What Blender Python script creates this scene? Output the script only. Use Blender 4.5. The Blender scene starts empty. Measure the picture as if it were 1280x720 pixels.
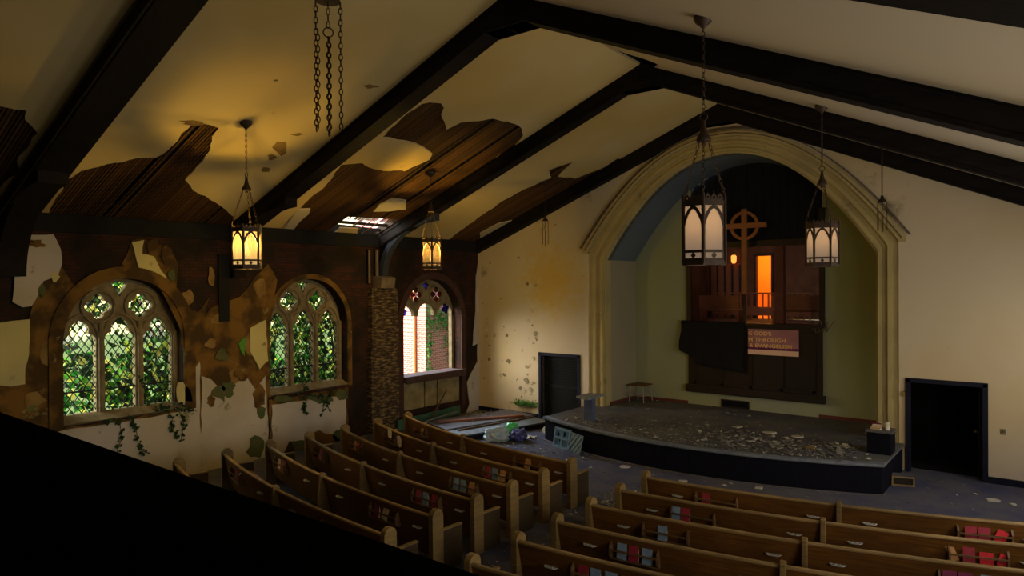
import bpy, bmesh, math, random
from mathutils import Vector, Matrix
from mathutils.geometry import tessellate_polygon
import mathutils.noise as mn
PI = math.pi
rnd = random.Random(7)
scene = bpy.context.scene
COL = scene.collection
ORIGIN = {}

# ------------------------------------------------------------------ camera constants (solved from the photograph)
CAM = Vector((7.025, -17.809, 4.3)); YAW, PITCH, ROLL, FPX = 0.67017, -0.005913, -0.006307, 863.77
_f = Vector((-math.sin(YAW)*math.cos(PITCH), math.cos(YAW)*math.cos(PITCH), math.sin(PITCH)))
_r = Vector((math.cos(YAW), math.sin(YAW), 0)); _u = _r.cross(_f)
R_ = _r*math.cos(ROLL)+_u*math.sin(ROLL); U_ = -_r*math.sin(ROLL)+_u*math.cos(ROLL)
def ray(x, y): return (x-640)/FPX*R_-(y-360)/FPX*U_+_f
def onX(x, y, X): d = ray(x, y); return CAM+d*((X-CAM.x)/d.x)
def onY(x, y, Y): d = ray(x, y); return CAM+d*((Y-CAM.y)/d.y)
def onZ(x, y, Z): d = ray(x, y); return CAM+d*((Z-CAM.z)/d.z)

XL, XR = -8.57, 8.57
HF, WF, SL, SR = 8.45, 0.416, 0.383, 0.434      # roof: underside of beams at the ridge, half width of the flat, slopes
YT = [0.0, -4.217, -8.706, -13.2, -17.7]        # far faces of the trusses
DC = 0.36                                       # plaster ceiling above the beams' underside
def under(x): return HF-(SL*max(0, -x-WF)+SR*max(0, x-WF))

# ------------------------------------------------------------------ mesh helper
class MB:
    def __init__(s): s.bm = bmesh.new()
    def face(s, pts):
        vs = [s.bm.verts.new(p) for p in pts]
        try: s.bm.faces.new(vs)
        except ValueError: pass
        return s
    def box(s, c, size, M=None):
        c = Vector(c); hx, hy, hz = size[0]/2, size[1]/2, size[2]/2
        vs = []
        for dz in (-hz, hz):
            for dx, dy in ((-hx, -hy), (hx, -hy), (hx, hy), (-hx, hy)):
                v = Vector((dx, dy, dz))
                if M is not None: v = M @ v
                vs.append(s.bm.verts.new(c+v))
        for q in ((3, 2, 1, 0), (4, 5, 6, 7), (0, 1, 5, 4), (1, 2, 6, 5), (2, 3, 7, 6), (3, 0, 4, 7)):
            s.bm.faces.new([vs[i] for i in q])
        return s
    def hexa(s, b, t):                      # bottom quad, top quad
        vs = [s.bm.verts.new(p) for p in list(b)+list(t)]
        for q in ((3, 2, 1, 0), (4, 5, 6, 7), (0, 1, 5, 4), (1, 2, 6, 5), (2, 3, 7, 6), (3, 0, 4, 7)):
            s.bm.faces.new([vs[i] for i in q])
        return s
    def bar(s, p0, p1, w, h, up=Vector((0, 0, 1))):
        p0, p1 = Vector(p0), Vector(p1); d = (p1-p0); L = d.length; d.normalize()
        if abs(d.dot(up)) > .98: up = Vector((0, 1, 0))
        a = d.cross(up).normalized(); b = a.cross(d).normalized()
        M = Matrix((d, a, b)).transposed()
        return s.box((p0+p1)/2, (L, w, h), M)
    def tube(s, pts, r, n=8, closed=False, caps=True):
        pts = [Vector(p) for p in pts]; N = len(pts); rings = []
        rr = r if isinstance(r, (list, tuple)) else [r]*N
        prev = None
        for i, p in enumerate(pts):
            a = pts[(i-1) % N] if (i > 0 or closed) else p
            b = pts[(i+1) % N] if (i < N-1 or closed) else p
            d = (b-a).normalized()
            if prev is None:
                u = d.orthogonal().normalized()
            else:
                u = (prev-d*prev.dot(d))
                u = u.normalized() if u.length > 1e-6 else d.orthogonal().normalized()
            prev = u; v = d.cross(u)
            rings.append([s.bm.verts.new(p+(u*math.cos(2*PI*k/n)+v*math.sin(2*PI*k/n))*rr[i]) for k in range(n)])
        for i in range(N if closed else N-1):
            A, B = rings[i], rings[(i+1) % N]
            for k in range(n):
                s.bm.faces.new((A[k], A[(k+1) % n], B[(k+1) % n], B[k]))
        if caps and not closed:
            s.bm.faces.new(rings[0][::-1]); s.bm.faces.new(rings[-1])
        return s
    def lathe(s, prof, c, n=16):
        c = Vector(c); rings = []
        for r, z in prof:
            rings.append([s.bm.verts.new(c+Vector((r*math.cos(2*PI*k/n), r*math.sin(2*PI*k/n), z))) for k in range(n)])
        for A, B in zip(rings[:-1], rings[1:]):
            for k in range(n): s.bm.faces.new((A[k], A[(k+1) % n], B[(k+1) % n], B[k]))
        s.bm.faces.new(rings[0][::-1]); s.bm.faces.new(rings[-1])
        return s
    def prism(s, outer, holes, f0, f1):
        """2D outline with holes, f0/f1 map a 2D point to the two faces"""
        loops = [[Vector((p[0], p[1], 0)) for p in L] for L in [outer]+list(holes or [])]
        tris = tessellate_polygon(loops); flat = [p for L in loops for p in L]
        A = [s.bm.verts.new(f0(p.x, p.y)) for p in flat]; B = [s.bm.verts.new(f1(p.x, p.y)) for p in flat]
        for t in tris:
            for vs in ((A[t[0]], A[t[1]], A[t[2]]), (B[t[2]], B[t[1]], B[t[0]])):
                try: s.bm.faces.new(vs)
                except ValueError: pass
        o = 0
        for L in loops:
            n = len(L)
            for i in range(n):
                j = (i+1) % n
                try: s.bm.faces.new((A[o+i], A[o+j], B[o+j], B[o+i]))
                except ValueError: pass
            o += n
        return s
    def sweep(s, prof, path):               # closed 2D profile, path gives function(profile pt)->3D
        rings = [[s.bm.verts.new(f(p)) for p in prof] for f in path]; n = len(prof)
        for A, B in zip(rings[:-1], rings[1:]):
            for k in range(n): s.bm.faces.new((A[k], A[(k+1) % n], B[(k+1) % n], B[k]))
        s.bm.faces.new(rings[0][::-1]); s.bm.faces.new(rings[-1])
        return s

def link(o, parent=None):
    COL.objects.link(o)
    if parent is not None: o.parent = parent
    return o
def obj(name, mb, mat, parent=None, smooth=None, bevel=0, recalc=True, origin=None):
    bm = mb.bm
    if recalc: bmesh.ops.recalc_face_normals(bm, faces=bm.faces)
    if parent is not None: o0 = ORIGIN[parent.name]
    elif origin is not None: o0 = Vector(origin)
    else: o0 = Vector((0, 0, 0))
    bmesh.ops.translate(bm, verts=bm.verts, vec=-o0)
    me = bpy.data.meshes.new(name); bm.to_mesh(me); bm.free()
    if mat is not None: me.materials.append(mat)
    o = bpy.data.objects.new(name, me); link(o, parent)
    if parent is None: o.location = o0
    ORIGIN[o.name] = o0
    if smooth is not None:
        for p in me.polygons: p.use_smooth = True
        try: me.set_sharp_from_angle(angle=math.radians(smooth))
        except Exception: pass
    if bevel:
        m = o.modifiers.new('bevel', 'BEVEL'); m.width = bevel; m.segments = 2; m.limit_method = 'ANGLE'; m.angle_limit = math.radians(50)
    return o
def tag(o, label=None, cat=None, group=None, kind=None):
    if label: o['label'] = label
    if cat: o['category'] = cat
    if group: o['group'] = group
    if kind: o['kind'] = kind
    return o
def thing(name, label, cat, loc, group=None):
    o = bpy.data.objects.new(name, None); o.empty_display_size = .1
    link(o); o.location = loc; ORIGIN[o.name] = Vector(loc)
    return tag(o, label, cat, group)
def struct(name, mb, mat, parent=None, **k):
    o = obj(name, mb, mat, parent, **k)
    if parent is None: o['kind'] = 'structure'
    return o

# ------------------------------------------------------------------ materials
def nodes(name):
    m = bpy.data.materials.new(name); m.use_nodes = True
    nt = m.node_tree; nt.nodes.clear()
    out = nt.nodes.new('ShaderNodeOutputMaterial')
    return m, nt, out
def N(nt, t, **k):
    n = nt.nodes.new(t)
    for a, v in k.items():
        if a.startswith('i_'):
            n.inputs[a[2:].replace('_', ' ')].default_value = v
        else: setattr(n, a, v)
    return n
def c4(c): return (c[0], c[1], c[2], 1)
def srgb(r, g, b):
    f = lambda v: (v/255/12.92 if v/255 <= .04045 else ((v/255+.055)/1.055)**2.4)
    return (f(r), f(g), f(b))
def ramp(nt, fac, stops):
    r = N(nt, 'ShaderNodeValToRGB'); cr = r.color_ramp
    while len(cr.elements) < len(stops): cr.elements.new(.5)
    for e, (p, c) in zip(cr.elements, stops): e.position = p; e.color = c4(c)
    nt.links.new(fac, r.inputs['Fac']); return r
def simple(name, ca, cb=None, rough=.7, scale=4, bump=0, bscale=30, metal=0, spec=.3, coord='Object', stretch=(1, 1, 1), detail=5, p0=.35, p1=.65):
    m, nt, out = nodes(name)
    b = N(nt, 'ShaderNodeBsdfPrincipled'); b.inputs['Roughness'].default_value = rough; b.inputs['Metallic'].default_value = metal
    b.inputs['Specular IOR Level'].default_value = spec
    nt.links.new(b.outputs[0], out.inputs[0])
    if cb is None: b.inputs['Base Color'].default_value = c4(ca); cb = ca
    geo = N(nt, 'ShaderNodeNewGeometry'); mp = N(nt, 'ShaderNodeMapping'); mp.inputs['Scale'].default_value = stretch
    nt.links.new(geo.outputs['Position'], mp.inputs['Vector'])
    n = N(nt, 'ShaderNodeTexNoise'); n.inputs['Scale'].default_value = scale; n.inputs['Detail'].default_value = detail; n.inputs['Roughness'].default_value = .62
    nt.links.new(mp.outputs[0], n.inputs['Vector'])
    r = ramp(nt, n.outputs['Fac'], [(p0, ca), (p1, cb)]); nt.links.new(r.outputs[0], b.inputs['Base Color'])
    if bump:
        n2 = N(nt, 'ShaderNodeTexNoise'); n2.inputs['Scale'].default_value = bscale; n2.inputs['Detail'].default_value = 4
        nt.links.new(mp.outputs[0], n2.inputs['Vector'])
        bp = N(nt, 'ShaderNodeBump'); bp.inputs['Strength'].default_value = bump; bp.inputs['Distance'].default_value = .02
        nt.links.new(n2.outputs['Fac'], bp.inputs['Height']); nt.links.new(bp.outputs[0], b.inputs['Normal'])
    return m
def plaster_mat(name, base, stain, dirt, scale=.5, amt=(.45, .7), dirt_amt=(.62, .72)):
    m, nt, out = nodes(name)
    b = N(nt, 'ShaderNodeBsdfPrincipled', i_Roughness=.85); b.inputs['Specular IOR Level'].default_value = .15
    nt.links.new(b.outputs[0], out.inputs[0])
    geo = N(nt, 'ShaderNodeNewGeometry')
    n = N(nt, 'ShaderNodeTexNoise', i_Scale=scale, i_Detail=4); nt.links.new(geo.outputs['Position'], n.inputs['Vector'])
    r = ramp(nt, n.outputs['Fac'], [(amt[0], base), (amt[1], stain)])
    n2 = N(nt, 'ShaderNodeTexNoise', i_Scale=1.9, i_Detail=9, i_Roughness=.7); nt.links.new(geo.outputs['Position'], n2.inputs['Vector'])
    mx = N(nt, 'ShaderNodeMixRGB'); mr = N(nt, 'ShaderNodeMapRange'); mr.inputs[1].default_value = dirt_amt[0]; mr.inputs[2].default_value = dirt_amt[1]
    nt.links.new(n2.outputs['Fac'], mr.inputs[0]); nt.links.new(mr.outputs[0], mx.inputs['Fac'])
    nt.links.new(r.outputs[0], mx.inputs['Color1']); mx.inputs['Color2'].default_value = c4(dirt)
    nt.links.new(mx.outputs[0], b.inputs['Base Color'])
    n3 = N(nt, 'ShaderNodeTexNoise', i_Scale=9., i_Detail=6); nt.links.new(geo.outputs['Position'], n3.inputs['Vector'])
    bp = N(nt, 'ShaderNodeBump', i_Strength=.15, i_Distance=.02); nt.links.new(n3.outputs['Fac'], bp.inputs['Height']); nt.links.new(bp.outputs[0], b.inputs['Normal'])
    return m
def brick_mat(name, c1, c2, mortar, axes='YZ', bw=.22, bh=.075, ms=.012, rough=.85, dirt=None):
    m, nt, out = nodes(name)
    b = N(nt, 'ShaderNodeBsdfPrincipled', i_Roughness=rough); b.inputs['Specular IOR Level'].default_value = .15
    nt.links.new(b.outputs[0], out.inputs[0])
    geo = N(nt, 'ShaderNodeNewGeometry'); sp = N(nt, 'ShaderNodeSeparateXYZ'); cb = N(nt, 'ShaderNodeCombineXYZ')
    nt.links.new(geo.outputs['Position'], sp.inputs[0])
    if axes == 'SUM':
        ad = N(nt, 'ShaderNodeMath', operation='ADD'); nt.links.new(sp.outputs[0], ad.inputs[0]); nt.links.new(sp.outputs[1], ad.inputs[1])
        nt.links.new(ad.outputs[0], cb.inputs[0])
    else: nt.links.new(sp.outputs['XYZ'.index(axes[0])], cb.inputs[0])
    nt.links.new(sp.outputs[2], cb.inputs[1])
    t = N(nt, 'ShaderNodeTexBrick', i_Scale=1., i_Color1=c4(c1), i_Color2=c4(c2), i_Mortar=c4(mortar)); t.inputs['Mortar Size'].default_value = ms
    t.inputs['Brick Width'].default_value = bw; t.inputs['Row Height'].default_value = bh
    nt.links.new(cb.outputs[0], t.inputs['Vector'])
    col = t.outputs['Color']
    if dirt is not None:
        n = N(nt, 'ShaderNodeTexNoise', i_Scale=1.3, i_Detail=7); nt.links.new(geo.outputs['Position'], n.inputs['Vector'])
        mr = N(nt, 'ShaderNodeMapRange'); mr.inputs[1].default_value = .42; mr.inputs[2].default_value = .6
        nt.links.new(n.outputs['Fac'], mr.inputs[0])
        mx = N(nt, 'ShaderNodeMixRGB'); nt.links.new(mr.outputs[0], mx.inputs['Fac']); nt.links.new(col, mx.inputs['Color1']); mx.inputs['Color2'].default_value = c4(dirt); col = mx.outputs[0]
    nt.links.new(col, b.inputs['Base Color'])
    bp = N(nt, 'ShaderNodeBump', i_Strength=.5, i_Distance=.01, invert=True); nt.links.new(t.outputs['Fac'], bp.inputs['Height']); nt.links.new(bp.outputs[0], b.inputs['Normal'])
    return m
def island_mat(name, stops, rough=.8, translucent=0, spec=.2):
    m, nt, out = nodes(name)
    geo = N(nt, 'ShaderNodeNewGeometry'); r = ramp(nt, geo.outputs['Random Per Island'], stops)
    b = N(nt, 'ShaderNodeBsdfPrincipled', i_Roughness=rough); b.inputs['Specular IOR Level'].default_value = spec
    nt.links.new(r.outputs[0], b.inputs['Base Color'])
    if translucent:
        t = N(nt, 'ShaderNodeBsdfTranslucent'); nt.links.new(r.outputs[0], t.inputs['Color'])
        mx = N(nt, 'ShaderNodeMixShader'); mx.inputs[0].default_value = translucent
        nt.links.new(b.outputs[0], mx.inputs[1]); nt.links.new(t.outputs[0], mx.inputs[2]); nt.links.new(mx.outputs[0], out.inputs[0])
    else: nt.links.new(b.outputs[0], out.inputs[0])
    return m
def glass_mat(name, tint, gloss=.06, rough=.05):
    m, nt, out = nodes(name)
    t = N(nt, 'ShaderNodeBsdfTransparent', i_Color=c4(tint)); g = N(nt, 'ShaderNodeBsdfGlossy', i_Roughness=rough)
    mx = N(nt, 'ShaderNodeMixShader'); mx.inputs[0].default_value = gloss
    nt.links.new(t.outputs[0], mx.inputs[1]); nt.links.new(g.outputs[0], mx.inputs[2]); nt.links.new(mx.outputs[0], out.inputs[0])
    return m
def lamp_glass(name, col, trans, emit, ecol):
    m, nt, out = nodes(name)
    t = N(nt, 'ShaderNodeBsdfTransparent', i_Color=(1, .94, .78, 1)); d = N(nt, 'ShaderNodeBsdfTranslucent', i_Color=c4(col)); d2 = N(nt, 'ShaderNodeBsdfDiffuse', i_Color=c4(col))
    mx0 = N(nt, 'ShaderNodeMixShader'); mx0.inputs[0].default_value = .5
    nt.links.new(d.outputs[0], mx0.inputs[1]); nt.links.new(d2.outputs[0], mx0.inputs[2])
    mx = N(nt, 'ShaderNodeMixShader'); mx.inputs[0].default_value = trans
    nt.links.new(mx0.outputs[0], mx.inputs[1]); nt.links.new(t.outputs[0], mx.inputs[2])
    e = N(nt, 'ShaderNodeEmission', i_Color=c4(ecol), i_Strength=emit); ad = N(nt, 'ShaderNodeAddShader')
    nt.links.new(mx.outputs[0], ad.inputs[0]); nt.links.new(e.outputs[0], ad.inputs[1]); nt.links.new(ad.outputs[0], out.inputs[0])
    return m

M = {}
M['ceil_left'] = plaster_mat('plaster_amber_glow', (.50, .36, .13), (.56, .45, .24), (.22, .15, .06), .35, (.35, .7), (.66, .74))  # amber lamp glow on the left slope is put into the plaster colour
M['ceil_right'] = plaster_mat('plaster_ceiling', (.50, .42, .29), (.46, .40, .31), (.22, .17, .11), .3, (.4, .65), (.69, .76))
def mildew_or_glow(m, spots, dark):
    nt = m.node_tree; b = next(n for n in nt.nodes if n.type == 'BSDF_PRINCIPLED'); src = b.inputs['Base Color'].links[0].from_socket
    geo = N(nt, 'ShaderNodeNewGeometry'); nz = N(nt, 'ShaderNodeTexNoise', i_Scale=3.5, i_Detail=8, i_Roughness=.7); nt.links.new(geo.outputs['Position'], nz.inputs['Vector'])
    for (p, r, k) in spots:
        d = N(nt, 'ShaderNodeVectorMath', operation='DISTANCE'); nt.links.new(geo.outputs['Position'], d.inputs[0]); d.inputs[1].default_value = p
        mr = N(nt, 'ShaderNodeMapRange'); mr.inputs[1].default_value = 0; mr.inputs[2].default_value = r; mr.inputs[3].default_value = k; mr.inputs[4].default_value = -.25
        nt.links.new(d.outputs['Value'], mr.inputs[0])
        ad = N(nt, 'ShaderNodeMath', operation='ADD'); nt.links.new(mr.outputs[0], ad.inputs[0]); nt.links.new(nz.outputs['Fac'], ad.inputs[1])
        m2 = N(nt, 'ShaderNodeMapRange'); m2.inputs[1].default_value = .55; m2.inputs[2].default_value = .85; m2.inputs[4].default_value = .85; nt.links.new(ad.outputs[0], m2.inputs[0])
        mx = N(nt, 'ShaderNodeMixRGB'); nt.links.new(m2.outputs[0], mx.inputs['Fac']); nt.links.new(src, mx.inputs['Color1']); mx.inputs['Color2'].default_value = c4(dark); src = mx.outputs[0]
    nt.links.new(src, b.inputs['Base Color'])
M['wall_front'] = plaster_mat('plaster_wall', (.60, .51, .38), (.55, .43, .25), (.26, .20, .08), .35, (.42, .68), (.66, .75))
mildew_or_glow(M['wall_front'], [(onY(1112, 262, 0), .75, .30), (onY(1085, 225, 0), .9, .14), (onY(678, 275, 0), .9, .22), (onY(735, 245, 0), .9, .14), (onY(606, 340, 0), .6, .22), (onY(608, 420, 0), .45, .16), (onY(660, 520, 0), .5, .25), (onY(640, 515, 0), .5, .2)], (.13, .10, .035))
mildew_or_glow(M['wall_front'], [(Vector((-5.5, 0, 4.4)), 2.5, .44)], (.62, .42, .10))  # gold patch: amber lantern glow painted into the plaster colour
M['moulding'] = plaster_mat('plaster_moulding', (.46, .37, .17), (.38, .31, .15), (.20, .16, .08), 1.2, (.4, .65), (.6, .72))
M['chancel'] = plaster_mat('plaster_chancel', (.35, .36, .18), (.34, .35, .25), (.18, .17, .08), .5, (.4, .65), (.7, .8))
M['vault'] = plaster_mat('plaster_vault', (.13, .155, .18), (.11, .13, .16), (.12, .13, .14), .6, (.4, .65), (.66, .8))
M['plaster_white'] = plaster_mat('old_white_plaster', (.44, .40, .38), (.38, .34, .28), (.17, .15, .05), .8, (.4, .65), (.60, .68))
M['plaster_cream'] = plaster_mat('old_cream_plaster', (.50, .44, .20), (.42, .38, .20), (.2, .15, .05), .8, (.4, .65), (.62, .7))
M['plaster_brown'] = plaster_mat('brown_scratch_coat', (.16, .085, .020), (.055, .032, .012), (.20, .17, .07), 2.2, (.40, .58), (.62, .66))
M['flake'] = island_mat('curling_paint_flake', [(0, (.14, .10, .05)), (.4, (.40, .33, .20)), (1, (.70, .62, .48))], .9)
M['moss_dark'] = simple('dark_green_mould', (.045, .085, .035), (.10, .085, .035), .95, 9, .4, 30)
M['plaster_tan'] = plaster_mat('tan_plaster_scar', (.25, .16, .055), (.17, .10, .035), (.10, .13, .05), 2.0, (.4, .6), (.58, .64))
M['brick_wall'] = brick_mat('dark_wall_brick', (.060, .018, .012), (.032, .015, .010), (.022, .016, .013), 'YZ', dirt=(.015, .011, .008))
M['pier'] = simple('striped_brick_pier', (.035, .022, .014), (.24, .17, .085), .9, 2.2, .6, 16, stretch=(2, 2.2, 9), p0=.47, p1=.66)
M['lath'] = island_mat('old_wood_lath', [(0, (.050, .024, .008)), (.5, (.075, .036, .011)), (1, (.105, .050, .015))], .85)
M['deck'] = simple('dark_roof_deck', (.012, .009, .006), (.02, .014, .01), .9, 3)
M['beam'] = simple('dark_stained_timber', (.006, .0045, .0045), (.012, .009, .008), .7, 2, .2, 8, stretch=(1, 6, 6), spec=.1)
M['beam_edge'] = simple('worn_timber_edge', (.05, .04, .03), (.08, .06, .04), .6, 6)
M['steel_blue'] = simple('dull_blue_steel', (.05, .06, .085), (.03, .035, .05), .4, 3, metal=.4)
M['stone'] = simple('window_stone', (.24, .19, .11), (.15, .115, .065), .85, 5, .4, 20)
M['stone_dark'] = simple('sooted_stone', (.17, .13, .10), (.10, .075, .06), .85, 5, .4, 20)
M['lead'] = simple('lead_came', (.006, .006, .006), None, .6, 5)
M['glass'] = glass_mat('old_window_glass', (.93, .96, .86))
M['glass_red'] = glass_mat('ruby_glass', (.22, .008, .015)); M['glass_blue'] = glass_mat('blue_glass', (.10, .10, .62))
M['wood'] = None
def wood(name, ca, cb, rough=.45, spec=.35):
    m, nt, out = nodes(name)
    b = N(nt, 'ShaderNodeBsdfPrincipled', i_Roughness=rough); b.inputs['Specular IOR Level'].default_value = spec
    nt.links.new(b.outputs[0], out.inputs[0])
    geo = N(nt, 'ShaderNodeNewGeometry'); mp = N(nt, 'ShaderNodeMapping'); mp.inputs['Scale'].default_value = (1.2, 1.2, 22)
    nt.links.new(geo.outputs['Position'], mp.inputs['Vector'])
    n = N(nt, 'ShaderNodeTexNoise', i_Scale=2., i_Detail=6, i_Distortion=.6); nt.links.new(mp.outputs[0], n.inputs['Vector'])
    n2 = N(nt, 'ShaderNodeTexNoise', i_Scale=.9, i_Detail=3); nt.links.new(geo.outputs['Position'], n2.inputs['Vector'])
    r = ramp(nt, n.outputs['Fac'], [(.3, ca), (.7, cb)])
    mx = N(nt, 'ShaderNodeMixRGB', blend_type='MULTIPLY'); mx.inputs['Fac'].default_value = .8
    r2 = ramp(nt, n2.outputs['Fac'], [(.35, (.62, .6, .5)), (.65, (1.15, 1.1, 1.0))])
    nt.links.new(r.outputs[0], mx.inputs['Color1']); nt.links.new(r2.outputs[0], mx.inputs['Color2']); nt.links.new(mx.outputs[0], b.inputs['Base Color'])
    nt.links.new(n.outputs['Fac'], b.inputs['Roughness']) if False else None
    return m
M['pew'] = wood('varnished_oak', (.082, .032, .006), (.170, .074, .013), .5, .25)
M['pew_rail'] = wood('worn_oak_rail', (.17, .11, .045), (.28, .19, .085), .6, .15)
M['pew_end'] = wood('oak_end_panel', (.13, .083, .030), (.21, .14, .052), .55, .2)
M['rack'] = wood('dark_oak', (.09, .05, .022), (.16, .09, .04))
M['metal_white'] = simple('dull_white_metal', (.36, .34, .29), None, .5, 5)
M['dark_wood'] = wood('near_black_wood', (.014, .007, .005), (.026, .014, .009), .5)
M['parapet'] = simple('near_black_parapet', (.0035, .003, .0025), (.007, .0055, .004), 1, 3, spec=0)  # even near-black tone, also used on the balcony floor
M['carpet'] = simple('navy_carpet', (.070, .072, .130), (.130, .124, .132), .95, .8, .5, 60, spec=.05)
M['stage_floor'] = simple('dusty_stage_carpet', (.15, .14, .13), (.09, .09, .10), .95, .9, .5, 50, spec=.05)
M['stage_front'] = simple('dark_blue_boards', (.0055, .0055, .010), (.009, .0085, .014), .85, 3, stretch=(9, 9, .4), spec=.05)
M['blue_paint'] = simple('blue_gray_paint', (.09, .11, .19), (.06, .075, .13), .6, 4)
M['blue_dust'] = simple('dusty_blue_top', (.20, .22, .24), (.12, .14, .18), .85, 6)
M['dark_blue'] = simple('dark_blue_trim', (.009, .010, .022), (.014, .014, .027), .6, 4, spec=.12)
M['black'] = simple('soot_black', (.006, .006, .007), None, .9, 3)
M['red_base'] = simple('red_skirting', (.16, .035, .025), (.10, .03, .02), .7, 5)
M['iron'] = simple('wrought_iron', (.035, .022, .015), (.06, .035, .022), .55, 12, metal=.3)
M['lamp_amber'] = lamp_glass('amber_lamp_glass', (.05, .034, .012), .72, .14, (1, .80, .42))
M['lamp_amber_dim'] = lamp_glass('dim_amber_lamp_glass', (.016, .011, .006), .72, .03, (1, .80, .45))
M['lamp_pale'] = lamp_glass('pale_lamp_glass', (.24, .18, .13), .30, .085, (1, .80, .62))  # slight pane emission stands in for daylight passing through
M['cross_wood'] = wood('cross_oak', (.25, .085, .034), (.34, .13, .05))
M['room_wall'] = simple('brown_room_wall', (.13, .055, .025), (.085, .035, .016), .8, 2)
M['room_wood'] = wood('red_brown_wood', (.16, .05, .025), (.24, .08, .035))
M['leaf'] = island_mat('green_leaves', [(0, (.003, .012, .004)), (.45, (.006, .032, .008)), (.60, (.025, .20, .022)), (.78, (.10, .34, .03)), (.88, (.50, .50, .06)), (1, (.85, .72, .22))], .6, .55)  # near-black leaf tones stand in for shaded gaps in the foliage
M['leaf_dark'] = island_mat('dark_ivy_leaves', [(0, (.01, .03, .012)), (1, (.03, .075, .022))], .7, .25)
M['ivy'] = island_mat('bright_ivy', [(0, (.02, .14, .03)), (1, (.22, .42, .10))], .6, .4)
M['grass'] = simple('ground_grass', (.05, .12, .03), (.12, .14, .05), .9, 2)
M['out_brick'] = brick_mat('sunlit_red_brick', (.40, .135, .105), (.32, .10, .08), (.44, .32, .28), 'SUM', .22, .08, .014)
M['out_pipe'] = simple('orange_pipe', (.7, .28, .10), None, .6, 5)
M['debris'] = island_mat('plaster_debris', [(0, (.05, .05, .055)), (.5, (.12, .115, .11)), (.85, (.25, .23, .19)), (1, (.55, .52, .44))], .9)
M['debris_blue'] = island_mat('dusty_debris', [(0, (.05, .055, .075)), (.6, (.13, .14, .17)), (.9, (.28, .28, .27)), (1, (.5, .48, .42))], .9)
M['chunk'] = simple('plaster_chunk', (.50, .47, .40), (.36, .32, .24), .9, 6, .5, 20)
M['board'] = simple('weathered_board', (.13, .12, .13), (.085, .075, .075), .8, 3, .4, 14, stretch=(1, 6, 1))
M['board2'] = simple('gray_green_board', (.15, .165, .16), (.09, .10, .10), .8, 3, .4, 14)
M['green_paint'] = simple('green_painted_wood', (.04, .12, .075), (.03, .08, .05), .6, 4)
M['panel_cream'] = simple('stained_cream_panel', (.30, .24, .12), (.17, .13, .06), .8, 3, .3, 10)
M['bag_blue'] = simple('blue_gray_plastic', (.26, .36, .42), (.40, .46, .48), .25, 9, .6, 12, spec=.6)
M['bag_green'] = simple('green_plastic', (.05, .50, .12), (.12, .62, .22), .25, 9, .6, 12, spec=.6)
M['bag_navy'] = simple('navy_plastic', (.04, .05, .20), (.09, .10, .30), .25, 9, .6, 12, spec=.6)
M['paper'] = simple('old_paper', (.66, .62, .50), (.52, .46, .32), .85, 8)
M['page'] = simple('book_pages', (.62, .52, .34), (.5, .4, .24), .85, 40)
M['book_red'] = simple('dark_red_cloth', (.30, .022, .035), (.22, .015, .03), .6, 20)
M['book_bright'] = simple('bright_red_cloth', (.55, .015, .02), (.42, .012, .02), .6, 20)
M['book_plum'] = simple('plum_cloth', (.22, .02, .08), (.16, .015, .05), .6, 20)
M['book_blue'] = simple('faded_blue_cloth', (.20, .28, .36), (.15, .22, .30), .6, 20)
M['book_tan'] = simple('tan_cover', (.48, .24, .08), (.35, .17, .06), .6, 20)
M['poster'] = simple('mauve_poster', (.40, .17, .19), (.34, .14, .155), .6, 3)
M['poster_line'] = simple('purple_band', (.14, .012, .09), None, .6, 3)
M['poster_cream'] = simple('cream_band', (.85, .55, .40), None, .6, 3)
M['poster_text'] = simple('gold_lettering', (.95, .58, .20), None, .6, 3)
M['cloth_black'] = simple('black_cloth', (.006, .006, .006), (.01, .009, .009), .95, 6)
M['crate'] = simple('yellow_crate', (.30, .20, .05), (.2, .13, .04), .7, 6)
M['sash'] = simple('pale_blue_painted_sash', (.18, .27, .33), (.11, .18, .24), .7, 7)
M['sash_glass'] = simple('grimy_blue_glass', (.05, .12, .18), (.09, .17, .22), .3, 8)
M['lattice_panel'] = simple('grimy_lattice', (.20, .26, .26), (.13, .18, .19), .7, 8)
M['moss'] = simple('green_moss', (.06, .20, .03), (.10, .28, .05), .95, 10, .6, 40)

# ------------------------------------------------------------------ arches
def arch_pts(a, zs, za, n=24, p=2.1, q=1.0):
    """points from right spring over the apex to the left spring"""
    out = []
    for i in range(n+1):
        t = 1-2*i/n
        x = a*math.copysign(1-(1-abs(t))**1.35, t) if abs(t) < 1 else a*t
        z = zs+(za-zs)*max(0, 1-abs(x/a)**p)**q
        out.append((x, z))
    return out
def chan(a, z0=None, d=0):
    zs, za = 5.0+(a-3.65)*.5, 7.74+(a-3.65)*.83
    A = arch_pts(a, zs, za, 28, 2.1)
    return A if z0 is None else [(a, z0)]+A+[(-a, z0)]
def win_outline(yc, a, zs, za, z0, n=20):
    A = arch_pts(a, zs, za, n, 2.2, 1/1.75)
    return [(yc+a, z0)]+[(yc+x, z) for x, z in A]+[(yc-a, z0)]
WIN = [(-11.38, 1.21), (-6.77, 1.21), (-2.2, 1.29)]

# ------------------------------------------------------------------ shell
fl = MB().box((0, -10, -.15), (19, 21, .3)); struct('floor', fl, M['carpet'])

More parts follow.
